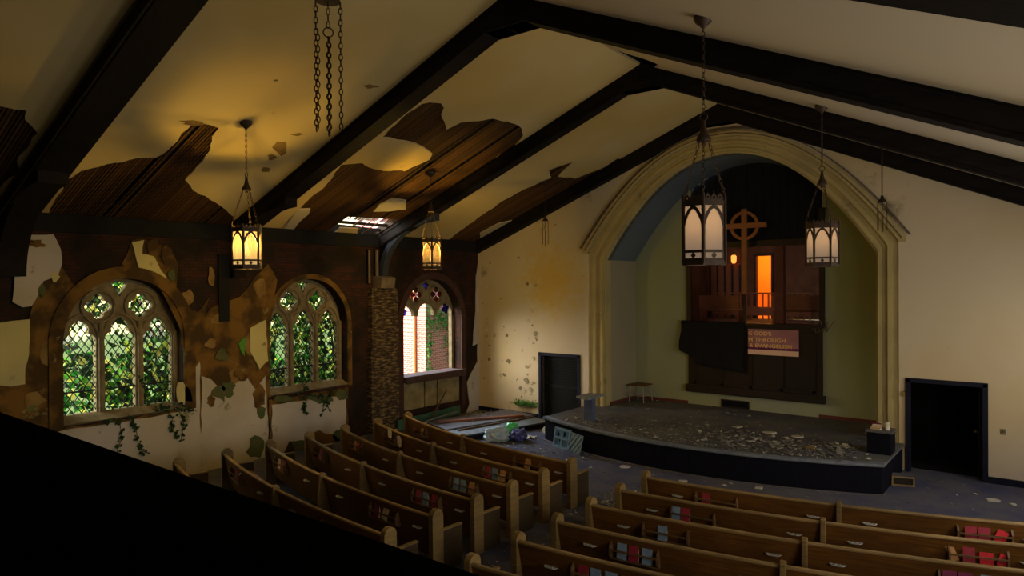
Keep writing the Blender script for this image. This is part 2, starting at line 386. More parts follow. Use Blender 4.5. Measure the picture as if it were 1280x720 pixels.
# front wall with chancel arch and two doorways
dl, dr = (-5.99, -4.46), (4.30, 5.81)
eaveL, eaveR = under(XL)+.5, under(XR)+.5
def roofline(extra):
    return [(XR+.5, under(XR+.5)+extra), (WF, HF+extra), (-WF, HF+extra), (XL-.5, under(XL-.5)+extra)]
ch = chan(4.15, 0.0)
outer = [(XL-.5, 0), (dl[0], 0), (dl[0], 2.1), (dl[1], 2.1), (dl[1], 0)] + [(-4.15, 0)] + chan(4.15)[::-1] + [(4.15, 0)] + \
        [(dr[0], 0), (dr[0], 2.1), (dr[1], 2.1), (dr[1], 0), (XR+.5, 0)] + roofline(.9)
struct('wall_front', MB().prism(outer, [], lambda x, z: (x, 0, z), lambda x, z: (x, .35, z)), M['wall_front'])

# stepped moulding of the arch
mo = MB()
for a0, a1, y0, y1 in ((4.31, 4.15, -.07, .06), (4.15, 4.02, .05, .2), (4.02, 3.92, .02, .3), (3.92, 3.80, .12, .35), (3.80, 3.71, .08, .45), (3.71, 3.65, .18, .5)):
    o_ = chan(a0, .0 if a0 < 4.2 else 5.2); i_ = chan(a1, .0 if a0 < 4.2 else 5.2)
    mo.prism(o_+i_[::-1], [], lambda x, z: (x, y0, z), lambda x, z: (x, y1, z))
tr = struct('trim_1', mo, M['moulding'], smooth=35)
hd = MB()
for a0, a1 in ((4.40, 4.37), (4.24, 4.215)):
    o_, i_ = chan(a0), chan(a1)
    hd.prism(o_+i_[::-1], [], lambda x, z: (x, -.085, z), lambda x, z: (x, 0.0, z))
struct('hood_line', hd, M['stone_dark'], tr)

# chancel shell
YB = 2.05
cv = MB(); A = chan(3.65)
for i in range(len(A)-1):
    cv.hexa([(A[i][0], .3, A[i][1]), (A[i+1][0], .3, A[i+1][1]), (A[i+1][0], YB+.1, A[i+1][1]), (A[i][0], YB+.1, A[i][1])],
            [(A[i][0]*1.04, .3, A[i][1]+.15), (A[i+1][0]*1.04, .3, A[i+1][1]+.15), (A[i+1][0]*1.04, YB+.1, A[i+1][1]+.15), (A[i][0]*1.04, YB+.1, A[i][1]+.15)])
struct('ceiling_chancel', cv, M['vault'], smooth=40)
struct('wall_chancel_left', MB().box((-3.75, 1.30, 2.6), (.2, 1.6, 5.2)), plaster_mat('plaster_chancel_side', (.33, .28, .19), (.30, .27, .18), (.18, .15, .08), .6, (.4, .65), (.68, .8)))
struct('wall_chancel_right', MB().box((3.75, 1.30, 2.6), (.2, 1.6, 5.2)), M['chancel'])
ox0, ox1 = -1.80, 2.0
arc = arch_pts(3.72, 5.0, 7.80, 28, 2.1)
def zarc(x): return 5.0+2.78*(1-abs(x/3.7)**2.1)
wb = [(3.75, .0)]+arc+[(-3.75, .0)]
xs = [ox0+(ox1-ox0)*i/16 for i in range(17)]
hole = [(ox0, 3.05), (ox1, 3.05)]+[(x, 5.0+2.8*(1-abs(x/3.72)**2.1)-.03) for x in xs[::-1]]
struct('wall_chancel_back', MB().prism(wb, [hole], lambda x, z: (x, YB, z), lambda x, z: (x, YB+.12, z)), M['chancel'])
bb = MB().box((-2.75, YB-.015, .66), (1.75, .03, .09)).box((2.75, YB-.015, .66), (1.7, .03, .09)).box((-3.635, 1.2, .66), (.03, 1.6, .09))
struct('baseboard_chancel', bb, M['red_base'])

# room behind the chancel opening
rm = MB()
Y1 = 7.2
rm.box((.1, (YB+Y1)/2, 2.95), (7, Y1-YB-.14, .1))                 # its floor
dx0, dx1 = onY(949, 340, Y1).x, onY(968, 340, Y1).x                                            # bright doorway in its far wall
rm.prism([(-3.4, 3), (dx0-.1, 3), (dx0-.1, 5.25), (dx1-.1, 5.25), (dx1-.1, 3), (3.6, 3), (3.6, 8), (-3.4, 8)], [], lambda x, z: (x, Y1, z), lambda x, z: (x, Y1+.15, z))
rm.box((-3.4, (YB+Y1)/2, 5.5), (.1, Y1-YB-.14, 5)); rm.box((3.6, (YB+Y1)/2, 5.5), (.1, Y1-YB-.14, 5)); rm.box((.1, (YB+Y1)/2, 8.05), (7.1, Y1-YB-.14, .1))
room = struct('wall_rear_room', rm, M['room_wall'])
dm_ = (dx0+dx1)/2-.5
rr = MB().box((dm_, Y1+1.6, 2.95), (2.4, 2.9, .1)).box((dm_, Y1+3.05, 4.5), (2.4, .1, 3.2)).box((dm_-1.2, Y1+1.6, 4.5), (.1, 2.9, 3.2)).box((dm_+1.2, Y1+1.6, 4.5), (.1, 2.9, 3.2)).box((dm_, Y1+1.6, 6.1), (2.5, 2.9, .1))
struct('wall_passage', rr, simple('passage_plaster', (.75, .45, .2), None, .8, 3))
struct('door_3', MB().bar((dx0-.13, Y1-.02, 3), (dx0-.13, Y1-.02, 5.30), .07, .07).bar((dx1-.07, Y1-.02, 3), (dx1-.07, Y1-.02, 5.30), .07, .07).bar((dx0-.16, Y1-.02, 5.30), (dx1-.04, Y1-.02, 5.30), .07, .08), M['dark_wood'])

# doorways: black rooms behind and dark frames
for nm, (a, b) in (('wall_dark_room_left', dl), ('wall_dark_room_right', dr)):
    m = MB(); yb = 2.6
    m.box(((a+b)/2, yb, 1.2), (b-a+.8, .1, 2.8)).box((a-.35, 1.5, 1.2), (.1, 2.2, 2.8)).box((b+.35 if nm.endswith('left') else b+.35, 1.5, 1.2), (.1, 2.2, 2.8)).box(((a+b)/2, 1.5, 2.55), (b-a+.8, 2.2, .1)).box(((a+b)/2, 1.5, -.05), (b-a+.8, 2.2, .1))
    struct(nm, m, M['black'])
for nm, (a, b), mt in (('door_1', dl, M['dark_blue']), ('door_2', dr, M['dark_blue'])):
    m = MB(); t = .1
    m.box((a+t/2-.02, .02, 1.05), (t, .12, 2.1)).box((b-t/2+.02, .02, 1.05), (t, .12, 2.1)).box(((a+b)/2, .02, 2.07), (b-a+.04, .12, .1))
    d = struct(nm, m, mt, bevel=.008)
    lf = MB()
    if nm == 'door_1':      # louvred leaf standing in the frame
        lf.box((a+.14, .17, 1.05), (.09, .05, 1.98)).box((b-.14, .17, 1.05), (.09, .05, 1.98)).box(((a+b)/2, .17, .12), (b-a-.2, .05, .14)).box(((a+b)/2, .17, 1.95), (b-a-.2, .05, .12)).box(((a+b)/2, .17, 1.05), (b-a-.2, .05, .1))
        for k in range(34):
            z = .22+k*.05
            lf.box(((a+b)/2, .17, z), (b-a-.34, .05, .012), Matrix.Rotation(.7, 3, 'X'))
        obj('door_leaf', lf, M['black'], d)
    else:
        M2 = Matrix.Rotation(math.radians(-78), 3, 'Z')
        lf.box((b-.16, .85, 1.02), (.05, 1.3, 1.98)).box((b-.19, .85, 1.5), (.02, .9, .6)).box((b-.19, .85, .6), (.02, .9, .7))
        obj('door_leaf', lf, M['black'], d)
        obj('handle', MB().tube([(b-.2, .35, 1.0), (b-.26, .35, 1.0)], .03, 10), M['crate'], d)
struct('baseboard_front', MB().box((7.2, -.02, .07), (2.72, .04, .14)).box((-7.3, -.02, .07), (2.5, .04, .14)).box((-4.38, -.02, .07), (.14, .04, .14)), M['dark_blue'], bevel=.006)

# left wall: brick with three arched openings
WT = .55
holes = [win_outline(y, a, 3.25, 4.46, 1.5 if i < 2 else .45)[::1] for i, (y, a) in enumerate(WIN)]
wl = MB().prism([(-20.2, 0), (.35, 0), (.35, 5.9), (-20.2, 5.9)], holes, lambda y, z: (XL, y, z), lambda y, z: (XL-WT, y, z))
wall_l = struct('wall_left', wl, M['brick_wall'])
def px_poly(pts, X): return [(onX(x, y, X).y, onX(x, y, X).z) for x, y in pts]
def patch(name, pts, mat, X=XL+.001, t=.03, raw=False, jit=.03, seed=1):
    P = pts if raw else px_poly(pts, XL)
    Q = []
    for i, (a, b) in enumerate(P):                        # ragged broken edge
        c, d = P[(i+1) % len(P)]; L = math.hypot(c-a, d-b); n = max(1, int(L/.12))
        for k in range(n):
            t_ = k/n; y, z = a+(c-a)*t_, b+(d-b)*t_
            w = mn.noise_vector(Vector((y*3.1, z*3.1, seed)))*jit if jit else Vector((0, 0, 0))
            Q.append((y+w.x, max(.005, z+w.y)))
    return obj(name, MB().prism(Q, [], lambda y, z: (X, y, z), lambda y, z: (X+t, y, z)), mat, wall_l)
def ringpatch(name, i, a1, z_lo, mat, t=.05, z_hi=None, side=None, X=XL):
    y, a = WIN[i]
    o_ = win_outline(y, a+a1, 3.25, 4.46+a1, z_lo); n_ = win_outline(y, a+.005, 3.25, 4.465, z_lo)
    o_ = [(p, q) for p, q in o_]; return obj(name, MB().prism(o_+n_[::-1], [], lambda y, z: (X, y, z), lambda y, z: (X+t, y, z)), mat, wall_l)
ringpatch('window_surround', 0, .26, 1.5, M['plaster_brown'], .07)
ringpatch('window_surround', 1, .14, 1.5, M['plaster_brown'], .04)
ringpatch('window_surround', 2, .22, .3, simple('dark_brick_arch', (.07, .03, .022), (.035, .02, .016), .9, 4, .6, 14, stretch=(1, 1, 6)), .06)
PB, PW, PC = M['plaster_brown'], M['plaster_white'], M['plaster_cream']
# brown scratch coat lies on the brick, white plaster on the brown coat
for k, pts in enumerate(([(-30, 500), (-30, 415), (36, 398), (48, 352), (70, 330), (84, 345), (100, 368), (78, 400), (74, 470), (77, 545), (-30, 545)],
            [(150, 330), (163, 300), (178, 298), (212, 310), (222, 335), (218, 372), (228, 385), (246, 390), (262, 372), (252, 400), (240, 420), (236, 470), (224, 410), (200, 360), (176, 345)],
            [(238, 420), (262, 385), (300, 372), (318, 345), (334, 330), (346, 350), (336, 400), (334, 500), (330, 600), (236, 600), (232, 500)],
            [(78, 536), (227, 512), (236, 500), (240, 600), (78, 600)], [(336, 500), (434, 485), (434, 600), (336, 600)])):
    patch('scratch_coat', pts, PB, t=.035, seed=k, jit=.06)
for k, (pts, mat) in enumerate(([[(-30, 408), (0, 404), (37, 399), (36, 425), (33, 450), (30, 480), (14, 482), (-30, 480)], PC],
            [[(30, 294), (67, 293), (74, 312), (76, 330), (70, 345), (52, 352), (47, 368), (38, 382), (26, 384), (15, 377), (17, 345), (24, 310)], PW],
            [[(163, 302), (178, 300), (176, 318), (192, 322), (200, 338), (208, 348), (196, 352), (184, 349), (172, 340), (168, 322)], PC],
            [[(70, 540), (226, 514), (232, 470), (248, 452), (250, 610), (70, 610)], PW],
            [[(250, 470), (262, 474), (274, 488), (290, 482), (306, 470), (318, 486), (330, 470), (333, 520), (334, 610), (250, 610)], PW],
            [[(310, 410), (330, 400), (333, 450), (322, 462), (312, 440)], PC],
            [[(338, 506), (380, 500), (430, 494), (431, 540), (400, 548), (360, 552), (338, 600)], PW],
            [[(296, 430), (306, 420), (304, 445)], M['moss']])):
    patch('plaster_patch', pts, mat, X=XL+.035, t=.03, seed=20+k, jit=.04)
patch('corner_plaster', [(583, 478), (596, 452), (598, 380), (599, 535), (578, 530), (586, 505)], PW, t=.03, seed=50)
patch('corner_plaster', [(4.0, 0)] and [(-.30, 2.2), (-.002, 2.3), (-.002, 5.0), (-.12, 4.6), (-.16, 3.4)], PW, t=.02, raw=True, seed=51)
# pilasters between the windows
for nm, y0, y1, ztop, mat in (('brick_pier', -4.86, -3.82, 4.2, M['pier']),):
    pm = MB(); random.seed(3)
    for k in range(int(ztop/.08)):                      # courses laid a little unevenly
        dx = rnd.uniform(-.012, .012); w0 = rnd.uniform(-.03, .03); w1 = rnd.uniform(-.03, .03)
        y0k = y0+.12 if k > 30 else y0; 
        pm.box((XL+.10+dx, (y0k+y1)/2+w0/2, .04+k*.08), (.20, y1-y0k+w1, .072))
    pm.box((XL+.08, (y0+y1)/2, ztop/2), (.18, y1-y0-.12, ztop))
    obj(nm, pm, mat, wall_l)
obj('corbel', MB().prism([(0, 4.2), (.34, 4.2), (.40, 4.5), (.22, 4.55), (0, 4.55)], [], lambda x, z: (XL+x, -4.62, z), lambda x, z: (XL+x, -4.1, z)), M['stone_dark'], wall_l)
obj('downpipe', MB().tube([(XL+.1, -4.55, 4.5), (XL+.1, -4.55, 5.3)], .05, 8).tube([(XL+.12, -4.85, 4.35), (XL+.12, -4.85, 5.3)], .035, 8), M['stone_dark'], wall_l)
obj('dark_recess_panel', MB().box((XL+.03, -9.2, 4.25), (.06, .26, 1.6)), M['black'], wall_l)
obj('wall_plate', MB().box((XL+.08, -10, 5.56), (.16, 19.9, .36)), M['black'], wall_l)

# right wall with three unseen windows added for the fill lamps, back wall
holes = [win_outline(y, 1.2, 3.25, 4.46, 1.5) for y in (-15.6, -11.4, -6.8, -2.2)]
struct('wall_right', MB().prism([(-20.2, 0), (.35, 0), (.35, 5.5), (-20.2, 5.5)], holes, lambda y, z: (XR, y, z), lambda y, z: (XR+.4, y, z)), M['wall_front'])
struct('wall_back', MB().prism([(XL-.4, 0), (XR+.4, 0)]+roofline(.9), [], lambda x, z: (x, -20.0, z), lambda x, z: (x, -20.3, z)), M['wall_front'])

fk = MB(); r3 = random.Random(21)
def flake_at(px, py, s_):
    p = onY(px, py, 0); k = r3.choice((4, 5, 6)); a0 = r3.uniform(0, 6)
    R2 = [(math.cos(a0+2*PI*i/k)*s_*r3.uniform(.4, 1.2), math.sin(a0+2*PI*i/k)*s_*r3.uniform(.4, 1.2)) for i in range(k)]
    tx = r3.uniform(.15, .5)
    fk.prism(R2, [], lambda x, z: (p.x+x, -.004-max(0, z*.5+s_*.4)*tx, p.z+z), lambda x, z: (p.x+x, -.010-max(0, z*.5+s_*.4)*tx, p.z+z))
for _ in range(120):
    c_ = r3.choice(((609, 360, 7, 60), (612, 450, 8, 45), (664, 380, 5, 40), (667, 455, 6, 40), (655, 490, 8, 20), (632, 400, 14, 60), (690, 275, 22, 14)))
    x_ = r3.gauss(c_[0], c_[2]); y_ = r3.gauss(c_[1], c_[3])
    if 602 < x_ < 724 and 262 < y_ < 515 and not (x_ > 668 and y_ > 432) and y_ > 318-(x_-600)*.53+12: flake_at(x_, y_, r3.choice((.03, .04, .05, .09)))
fko = obj('peeling_flake', fk, M['flake'], bpy.data.objects['wall_front'], recalc=True); fko['kind'] = 'stuff'
def splat(px, py, r, mat, X, seed, sy=1.0):
    n = 11; P = []
    for i in range(n):
        a_ = 2*PI*i/n; rr_ = r*(1+.75*mn.noise(Vector((math.cos(a_)*1.4, math.sin(a_)*1.4, seed*7.3))))
        P.append((px+math.cos(a_)*rr_, py+math.sin(a_)*rr_*sy))
    return patch('peeled_patch', P, mat, X=X, t=.006, seed=seed, jit=.03)
for k, (px, py, r, mn_, sy) in enumerate(((273, 490, 9, 'moss_dark', 1), (262, 502, 6, 'plaster_brown', 1), (284, 488, 8, 'moss_dark', 1.2), (322, 497, 8, 'plaster_brown', 1.8), (325, 515, 5, 'moss_dark', 1.6), (300, 468, 9, 'plaster_brown', .8), (276, 445, 7, 'moss_dark', 1.2), (318, 560, 11, 'moss_dark', 1.3), (52, 362, 5, 'moss_dark', 1.6), (228, 490, 9, 'plaster_cream', 1.6),
        (352, 498, 12, 'moss_dark', .4), (400, 498, 16, 'moss_dark', .35), (424, 492, 8, 'moss_dark', .8), (400, 550, 16, 'plaster_brown', .7), (372, 556, 9, 'moss_dark', .9), (422, 545, 8, 'moss_dark', 1), (30, 302, 8, 'plaster_brown', .35), (45, 305, 9, 'plaster_brown', .5), (68, 345, 5, 'plaster_cream', 1.6), (190, 310, 8, 'plaster_brown', 1.2), (206, 318, 7, 'plaster_brown', 1.5), (214, 345, 4, 'moss_dark', 2))):
    splat(px, py, r, M[mn_], XL+.064, 70+k, sy)
for k, (px, py, r, sy) in enumerate(((296, 470, 11, 1.1), (312, 430, 8, 1.6), (262, 430, 7, .9), (324, 360, 8, 1.4), (232, 372, 9, 1.2), (268, 400, 6, 1), (60, 440, 10, 1.8), (90, 372, 6, 1.4), (40, 500, 14, .8), (264, 345, 4, 2.6))):
    splat(px, py, r, M['plaster_tan'], XL+.037, 130+k, sy)
# ------------------------------------------------------------------ roof
def slope_pt(side, y, s, up=0):
    """s: distance from the centre line in plan; up: height above the beams' underside"""
    sl = SL if side < 0 else SR
    return Vector((side*s, y, HF+up-sl*(s-WF)))
def on_ceil(x, y, side):
    D = ray(x, y); s = SL if side < 0 else SR
    t = (HF+DC+s*WF-s*side*CAM.x-CAM.z)/(D.z+s*side*D.x); P = CAM+D*t
    return (P.y, side*P.x)
def ragged(P, jit, seed, step=.12):
    Q = []
    for i, (a, b) in enumerate(P):
        c, d = P[(i+1) % len(P)]; L = math.hypot(c-a, d-b); n = max(1, int(L/step))
        for k in range(n):
            t_ = k/n; y, z = a+(c-a)*t_, b+(d-b)*t_
            w = mn.noise_vector(Vector((y*3.3, z*3.3, seed)))*jit
            Q.append((y+w.x, z+w.y))
    return Q
def clampq(P, y0, y1, s0, s1): return [(min(max(a, y0+.02), y1-.02), min(max(b, s0+.03), s1-.01)) for a, b in P]
H_DA = [(58, 268), (70, 250), (85, 224), (104, 213), (140, 203), (170, 198), (198, 197), (212, 184), (228, 165), (240, 155), (256, 155), (273, 160), (264, 170), (263, 186), (250, 205), (232, 225), (242, 238), (250, 243), (268, 252), (290, 268), (292, 278), (284, 286), (250, 300), (205, 302), (230, 300)]
H_DA = [(58, 268), (85, 224), (104, 213), (140, 203), (170, 198), (198, 197), (212, 184), (228, 165), (240, 155), (256, 155), (273, 160), (264, 170), (263, 186), (250, 205), (232, 225), (242, 238), (250, 243), (268, 252), (288, 268), (310, 300), (40, 310)]
H_AB = [(476, 172), (500, 150), (527, 130), (552, 129), (555, 148), (558, 161), (575, 154), (610, 149), (635, 152), (652, 158), (655, 168), (642, 184), (612, 204), (588, 220), (562, 240), (530, 262), (496, 286), (480, 305), (330, 305), (356, 285), (372, 262), (400, 238), (428, 206), (452, 204), (480, 214), (505, 214), (536, 200), (541, 192), (520, 180)]
H_BC = [(560, 300), (585, 282), (624, 254), (655, 237), (690, 222), (684, 214), (716, 202), (704, 213), (697, 221), (720, 223), (752, 211), (772, 198), (778, 206), (700, 252), (600, 310)]
H_ED = [(-60, 130), (0, 133), (32, 138), (34, 150), (46, 168), (38, 180), (22, 196), (20, 215), (0, 235), (-60, 260)]
H_AB_R = [(752, 56), (780, 66), (806, 74), (824, 81), (816, 86), (797, 83), (775, 70)]
SMAX = 8.56
cl = MB()
bays = [(-20.2, -13.2, [H_ED]), (-13.2, -8.706, [H_DA]), (-8.706, -4.217, [H_AB]), (-4.217, 0.0, [H_BC])]
for k, (y0, y1, hs) in enumerate(bays):
    hh = [clampq(ragged([on_ceil(x, y, -1) for x, y in h], .07, k), y0, y1, 0, SMAX) for h in hs]
    cl.prism([(y0, 0), (y1, 0), (y1, SMAX), (y0, SMAX)], hh, lambda y, s: slope_pt(-1, y, s, DC), lambda y, s: slope_pt(-1, y, s, DC+.03))
struct('ceiling_left', cl, M['ceil_left'])
for k, pts in enumerate(([(338, 294), (372, 262), (388, 262), (385, 268), (362, 293)], [(470, 262), (474, 254), (490, 249), (508, 252), (506, 262), (486, 266)], [(416, 293), (424, 284), (448, 285), (447, 293)], [(200, 300), (233, 286), (236, 290), (222, 298)])):
    pass
islands = MB()
for k, pts in enumerate(([(345, 293), (362, 272), (372, 262), (388, 262), (386, 268), (374, 278), (362, 293)], [(466, 265), (474, 256), (490, 249), (508, 251), (507, 262), (486, 264)], [(418, 291), (425, 285), (448, 286), (447, 292)], [(196, 300), (214, 292), (233, 286), (236, 290), (222, 298)], [(600, 292), (622, 280), (640, 276), (600, 298)])):
    islands.prism(ragged([on_ceil(x, y, -1) for x, y in pts], .03, 60+k), [], lambda y, s: slope_pt(-1, y, s, DC), lambda y, s: slope_pt(-1, y, s, DC+.03))
struct('ceiling_plaster_remnant', islands, M['ceil_right'])
for k, (px, py, r, sy) in enumerate(((352, 184, 9, .8), (340, 196, 6, .6), (332, 212, 8, .35), (463, 108, 8, .3), (345, 100, 4, .3), (372, 168, 7, .3), (240, 153, 14, .2))):
    sp_ = MB(); Pp = []
    for i in range(12):
        a_ = 2*PI*i/12; rr_ = r*(1+.8*mn.noise(Vector((math.cos(a_)*1.5, math.sin(a_)*1.5, k*5.1)))); Pp.append(on_ceil(px+math.cos(a_)*rr_, py+math.sin(a_)*rr_*sy, -1))
    sp_.prism(ragged(Pp, .03, 90+k, .08), [], lambda y, s: slope_pt(-1, y, s, DC-.003), lambda y, s: slope_pt(-1, y, s, DC+.001))
    obj('peeled_patch', sp_, M['plaster_tan'], bpy.data.objects['ceiling_left'])
cr = MB()
for k, (y0, y1) in enumerate(((-20.2, -13.2), (-13.2, -8.706), (-8.706, -4.217), (-4.217, 0.0))):
    hh = [clampq(ragged([on_ceil(x, y, 1) for x, y in H_AB_R], .03, 9), y0, y1, -.5, SMAX)] if k == 2 else []
    cr.prism([(y0, 0), (y1, 0), (y1, SMAX), (y0, SMAX)], hh, lambda y, s: slope_pt(1, y, s, DC), lambda y, s: slope_pt(1, y, s, DC+.03))
struct('ceiling_right', cr, M['ceil_right'])
# lath behind the plaster, boards of the roof above it
lt = MB()
gapYS = (-6.25, -4.45, 7.85, 8.62)
for side in (-1,):
    for y0, y1, _ in bays:
        y = max(y0, -16)+.02
        while y < y1-.02:
            if rnd.random() > .035:
                cuts = [.4, rnd.uniform(2.2, 3.6), rnd.uniform(4.6, 6.2), 8.6]
                for a, b in zip(cuts[:-1], cuts[1:]):
                    if -8.706 < y < -4.217 and b > 7.9 and gapYS[0] < y < gapYS[1] and rnd.random() < .82: b = 7.75
                    u = DC+.034+rnd.uniform(0, .006)
                    w = rnd.uniform(.036, .043)
                    lt.hexa([slope_pt(side, y, a, u), slope_pt(side, y+w, a, u), slope_pt(side, y+w, b-.004, u), slope_pt(side, y, b-.004, u)],
                            [slope_pt(side, y, a, u+.008), slope_pt(side, y+w, a, u+.008), slope_pt(side, y+w, b-.004, u+.008), slope_pt(side, y, b-.004, u+.008)])
            y += .060
struct('ceiling_lath', lt, M['lath'])
rf = MB()
gap = [(gapYS[0]+.1, gapYS[2]+.1), (gapYS[1], gapYS[2]), (gapYS[1], gapYS[3]), (gapYS[0], gapYS[3]-.1)]
rf.prism([(-20.4, 0), (.4, 0), (.4, 9.9), (-20.4, 9.9)], [gap], lambda y, s: slope_pt(-1, y, s, DC+.2), lambda y, s: slope_pt(-1, y, s, DC+.28))
rf.prism([(-20.4, 0), (.4, 0), (.4, 9.9), (-20.4, 9.9)], [], lambda y, s: slope_pt(1, y, s, DC+.2), lambda y, s: slope_pt(1, y, s, DC+.28))
struct('ceiling_roof_deck', rf, M['deck'])
jo = MB()
for y in [-15.9+.6*k for k in range(27)]:
    if -6.2 < y < -4.5 and int(y*10) % 2: continue
    a, b = slope_pt(-1, y, .3, DC+.12), slope_pt(-1, y, 9.4, DC+.12); jo.bar(a, b, .05, .14)
for s in (8.05, 8.35): jo.bar(slope_pt(-1, -13, s, DC+.1), slope_pt(-1, -.1, s, DC+.1), .05, .08)
struct('ceiling_joist_work', jo, M['deck'])

# trusses
for i, (Y, nm) in enumerate(zip(YT[:4], ('on front wall over chancel arch', 'second from the front wall', 'third from the front wall, ridge at top', 'nearest the balcony, at top left corner'))):
    y1, y0 = Y-.001, Y-(.28, .30, .40, .56)[i]
    t = thing('roof_truss', 'dark timber roof truss '+nm, 'roof truss', (0, Y-.12, HF), 'dark timber roof trusses')
    for side in (-1, 1):
        xe = 8.52
        sl = SL if side < 0 else SR
        if i == 3 and side > 0: pass
        def P(s, up): return (side*s, HF+up-sl*max(0, s-WF))
        prof = [P(WF, 0), P(xe, 0), P(xe, DC+.02), P(0, DC+.02+sl*WF), (0, HF)]
        obj('rafter', MB().prism(prof, [], lambda x, z: (x, y0, z), lambda x, z: (x, y1, z)), M['beam'], t, bevel=.012)
        # moulded fillets running along the near face
        m = MB()
        for up, th in ((.05, .018), (.30, .022)):
            m.bar(slope_pt(side, y0-th/2, WF+.2, up), slope_pt(side, y0-th/2, xe, up), th, .03)
        obj('fillet', m, M['beam_edge'] if side < 0 and i == 3 else M['beam'], t)
        # curved brace down to the wall
        if not (side > 0) and i in (1, 2, 3):
            pts_o, pts_i = [], []
            for k in range(13):
                a = k/12*PI/2
                x = XL+.06+2.3*(1-math.cos(a)); z = 4.5+ (under(-6.2)-4.5+.0)*math.sin(a)
                pts_o.append((x, z+.0)); pts_i.append((x+.17*math.cos(a), z-.20*math.sin(a)))
            obj('curved_brace', MB().prism(pts_o+pts_i[::-1], [], lambda x, z: (x, y0+.05, z), lambda x, z: (x, y1-.05, z)), M['steel_blue'] if i == 1 else M['beam'], t, smooth=40)
    obj('collar', MB().box((0, (y0+y1)/2, HF+.1), (WF*2+.3, y1-y0+.02, .2)), M['beam'], t)

# ------------------------------------------------------------------ windows
def lancet(yc, a, zb, zs, h):
    L = [(-a, zb), (-a, zs), (-1.03*a, zs+.14*h), (-.98*a, zs+.30*h), (-.80*a, zs+.44*h), (-.55*a, zs+.46*h), (-.60*a, zs+.62*h), (-.48*a, zs+.80*h), (-.2*a, zs+.93*h), (0, zs+h)]
    R = [(-x, z) for x, z in L[:-1]][::-1]
    return [(yc+x, z) for x, z in L+R]
def quatre(yc, zc, d, r, rot=0, n=8):
    out = []
    for q in range(4):
        for k in range(n):
            ph = -PI/4+PI/2*(k+.5)/n; rr_ = d*math.cos(ph)+math.sqrt(max(0, r*r-(d*math.sin(ph))**2))
            th = rot+q*PI/2+ph; out.append((yc+rr_*math.cos(th), zc+rr_*math.sin(th)))
    return out
def circle(yc, zc, r, n=16): return [(yc+r*math.cos(2*PI*k/n), zc+r*math.sin(2*PI*k/n)) for k in range(n)]
def inside_arch(y, z, yc, a):
    if abs(y-yc) >= a-.02 or z < 1.6: return False
    return z < 3.25+1.19*(1-abs((y-yc)/a)**2.2)**(1/1.75)-.03
for wi in (0, 1):
    yc, a = WIN[wi]; XT = XL-.30
    o_ = win_outline(yc, a+.02, 3.25, 4.48, 1.5)
    hs = [lancet(yc-.79, .31, 1.66, 3.05, .56), lancet(yc, .31, 1.66, 3.05, .60), lancet(yc+.79, .31, 1.66, 3.05, .56), quatre(yc-.43, 3.88, .15, .115), quatre(yc+.43, 3.88, .15, .115),
          [(yc-.16, 4.36), (yc, 4.08), (yc+.16, 4.36), (yc+.05, 4.40), (yc-.05, 4.40)],
          ]
    tm = MB().prism(o_, hs, lambda y, z: (XT, y, z), lambda y, z: (XT-.16, y, z))
    for s in (-1, 1):                                   # rings round the quatrefoils, rolls on the mullions
        ring = [(XT+.02, yc+s*.43+.33*math.cos(k/24*2*PI), 3.88+.33*math.sin(k/24*2*PI)) for k in range(24)]
        tm.tube(ring, .035, 6, closed=True)
        tm.tube([(XT+.02, yc+s*.395, 1.6), (XT+.02, yc+s*.395, 3.35), (XT+.02, yc+s*.38, 3.55)], .055, 8)
        tm.tube([(XT+.02, yc+s*(a-.04), 1.6), (XT+.02, yc+s*(a-.04), 3.3)], .05, 8)
    for c_ in (-.79, 0, .79):
        tm.tube([(XT+.015, yc+c_+.38*math.cos(th), 3.05+.66*math.sin(th)**1.1) for th in [PI*k/12 for k in range(13)]], .03, 6)
    w = struct('window_%d' % (wi+1), tm, M['stone'], smooth=40)
    obj('sill', MB().prism([(0, 1.5), (-.55, 1.5), (-.55, 1.62), (-.25, 1.66), (.05, 1.54)], [], lambda x, z: (XL+x, yc-a, z), lambda x, z: (XL+x, yc+a, z)), M['stone'], w)
    gl = MB().prism(win_outline(yc, a-.01, 3.25, 4.44, 1.62), [], lambda y, z: (XT-.07, y, z), lambda y, z: (XT-.076, y, z))
    obj('leaded_glass', gl, M['glass'], w)
    lm = MB()
    for sgn in (-1, 1):
        c = -8.0
        for k in range(-60, 61):
            run = None
            for q in range(0, 75):
                z = 1.6+q*.04; y = yc+k*.150+sgn*(z-3.0)*.68
                ok = inside_arch(y, z, yc, a)
                if ok and run is None: run = (y, z)
                if (not ok or q == 74) and run is not None:
                    if z-run[1] > .08: lm.bar((XT-.045, run[0], run[1]), (XT-.045, y, z), .016, .012, Vector((1, 0, 0)))
                    run = None
    for z in (2.12,): lm.box((XT-.06, yc, z), (.03, 2*a-.04, .035))
    obj('lead_lattice', lm, M['lead'], w)
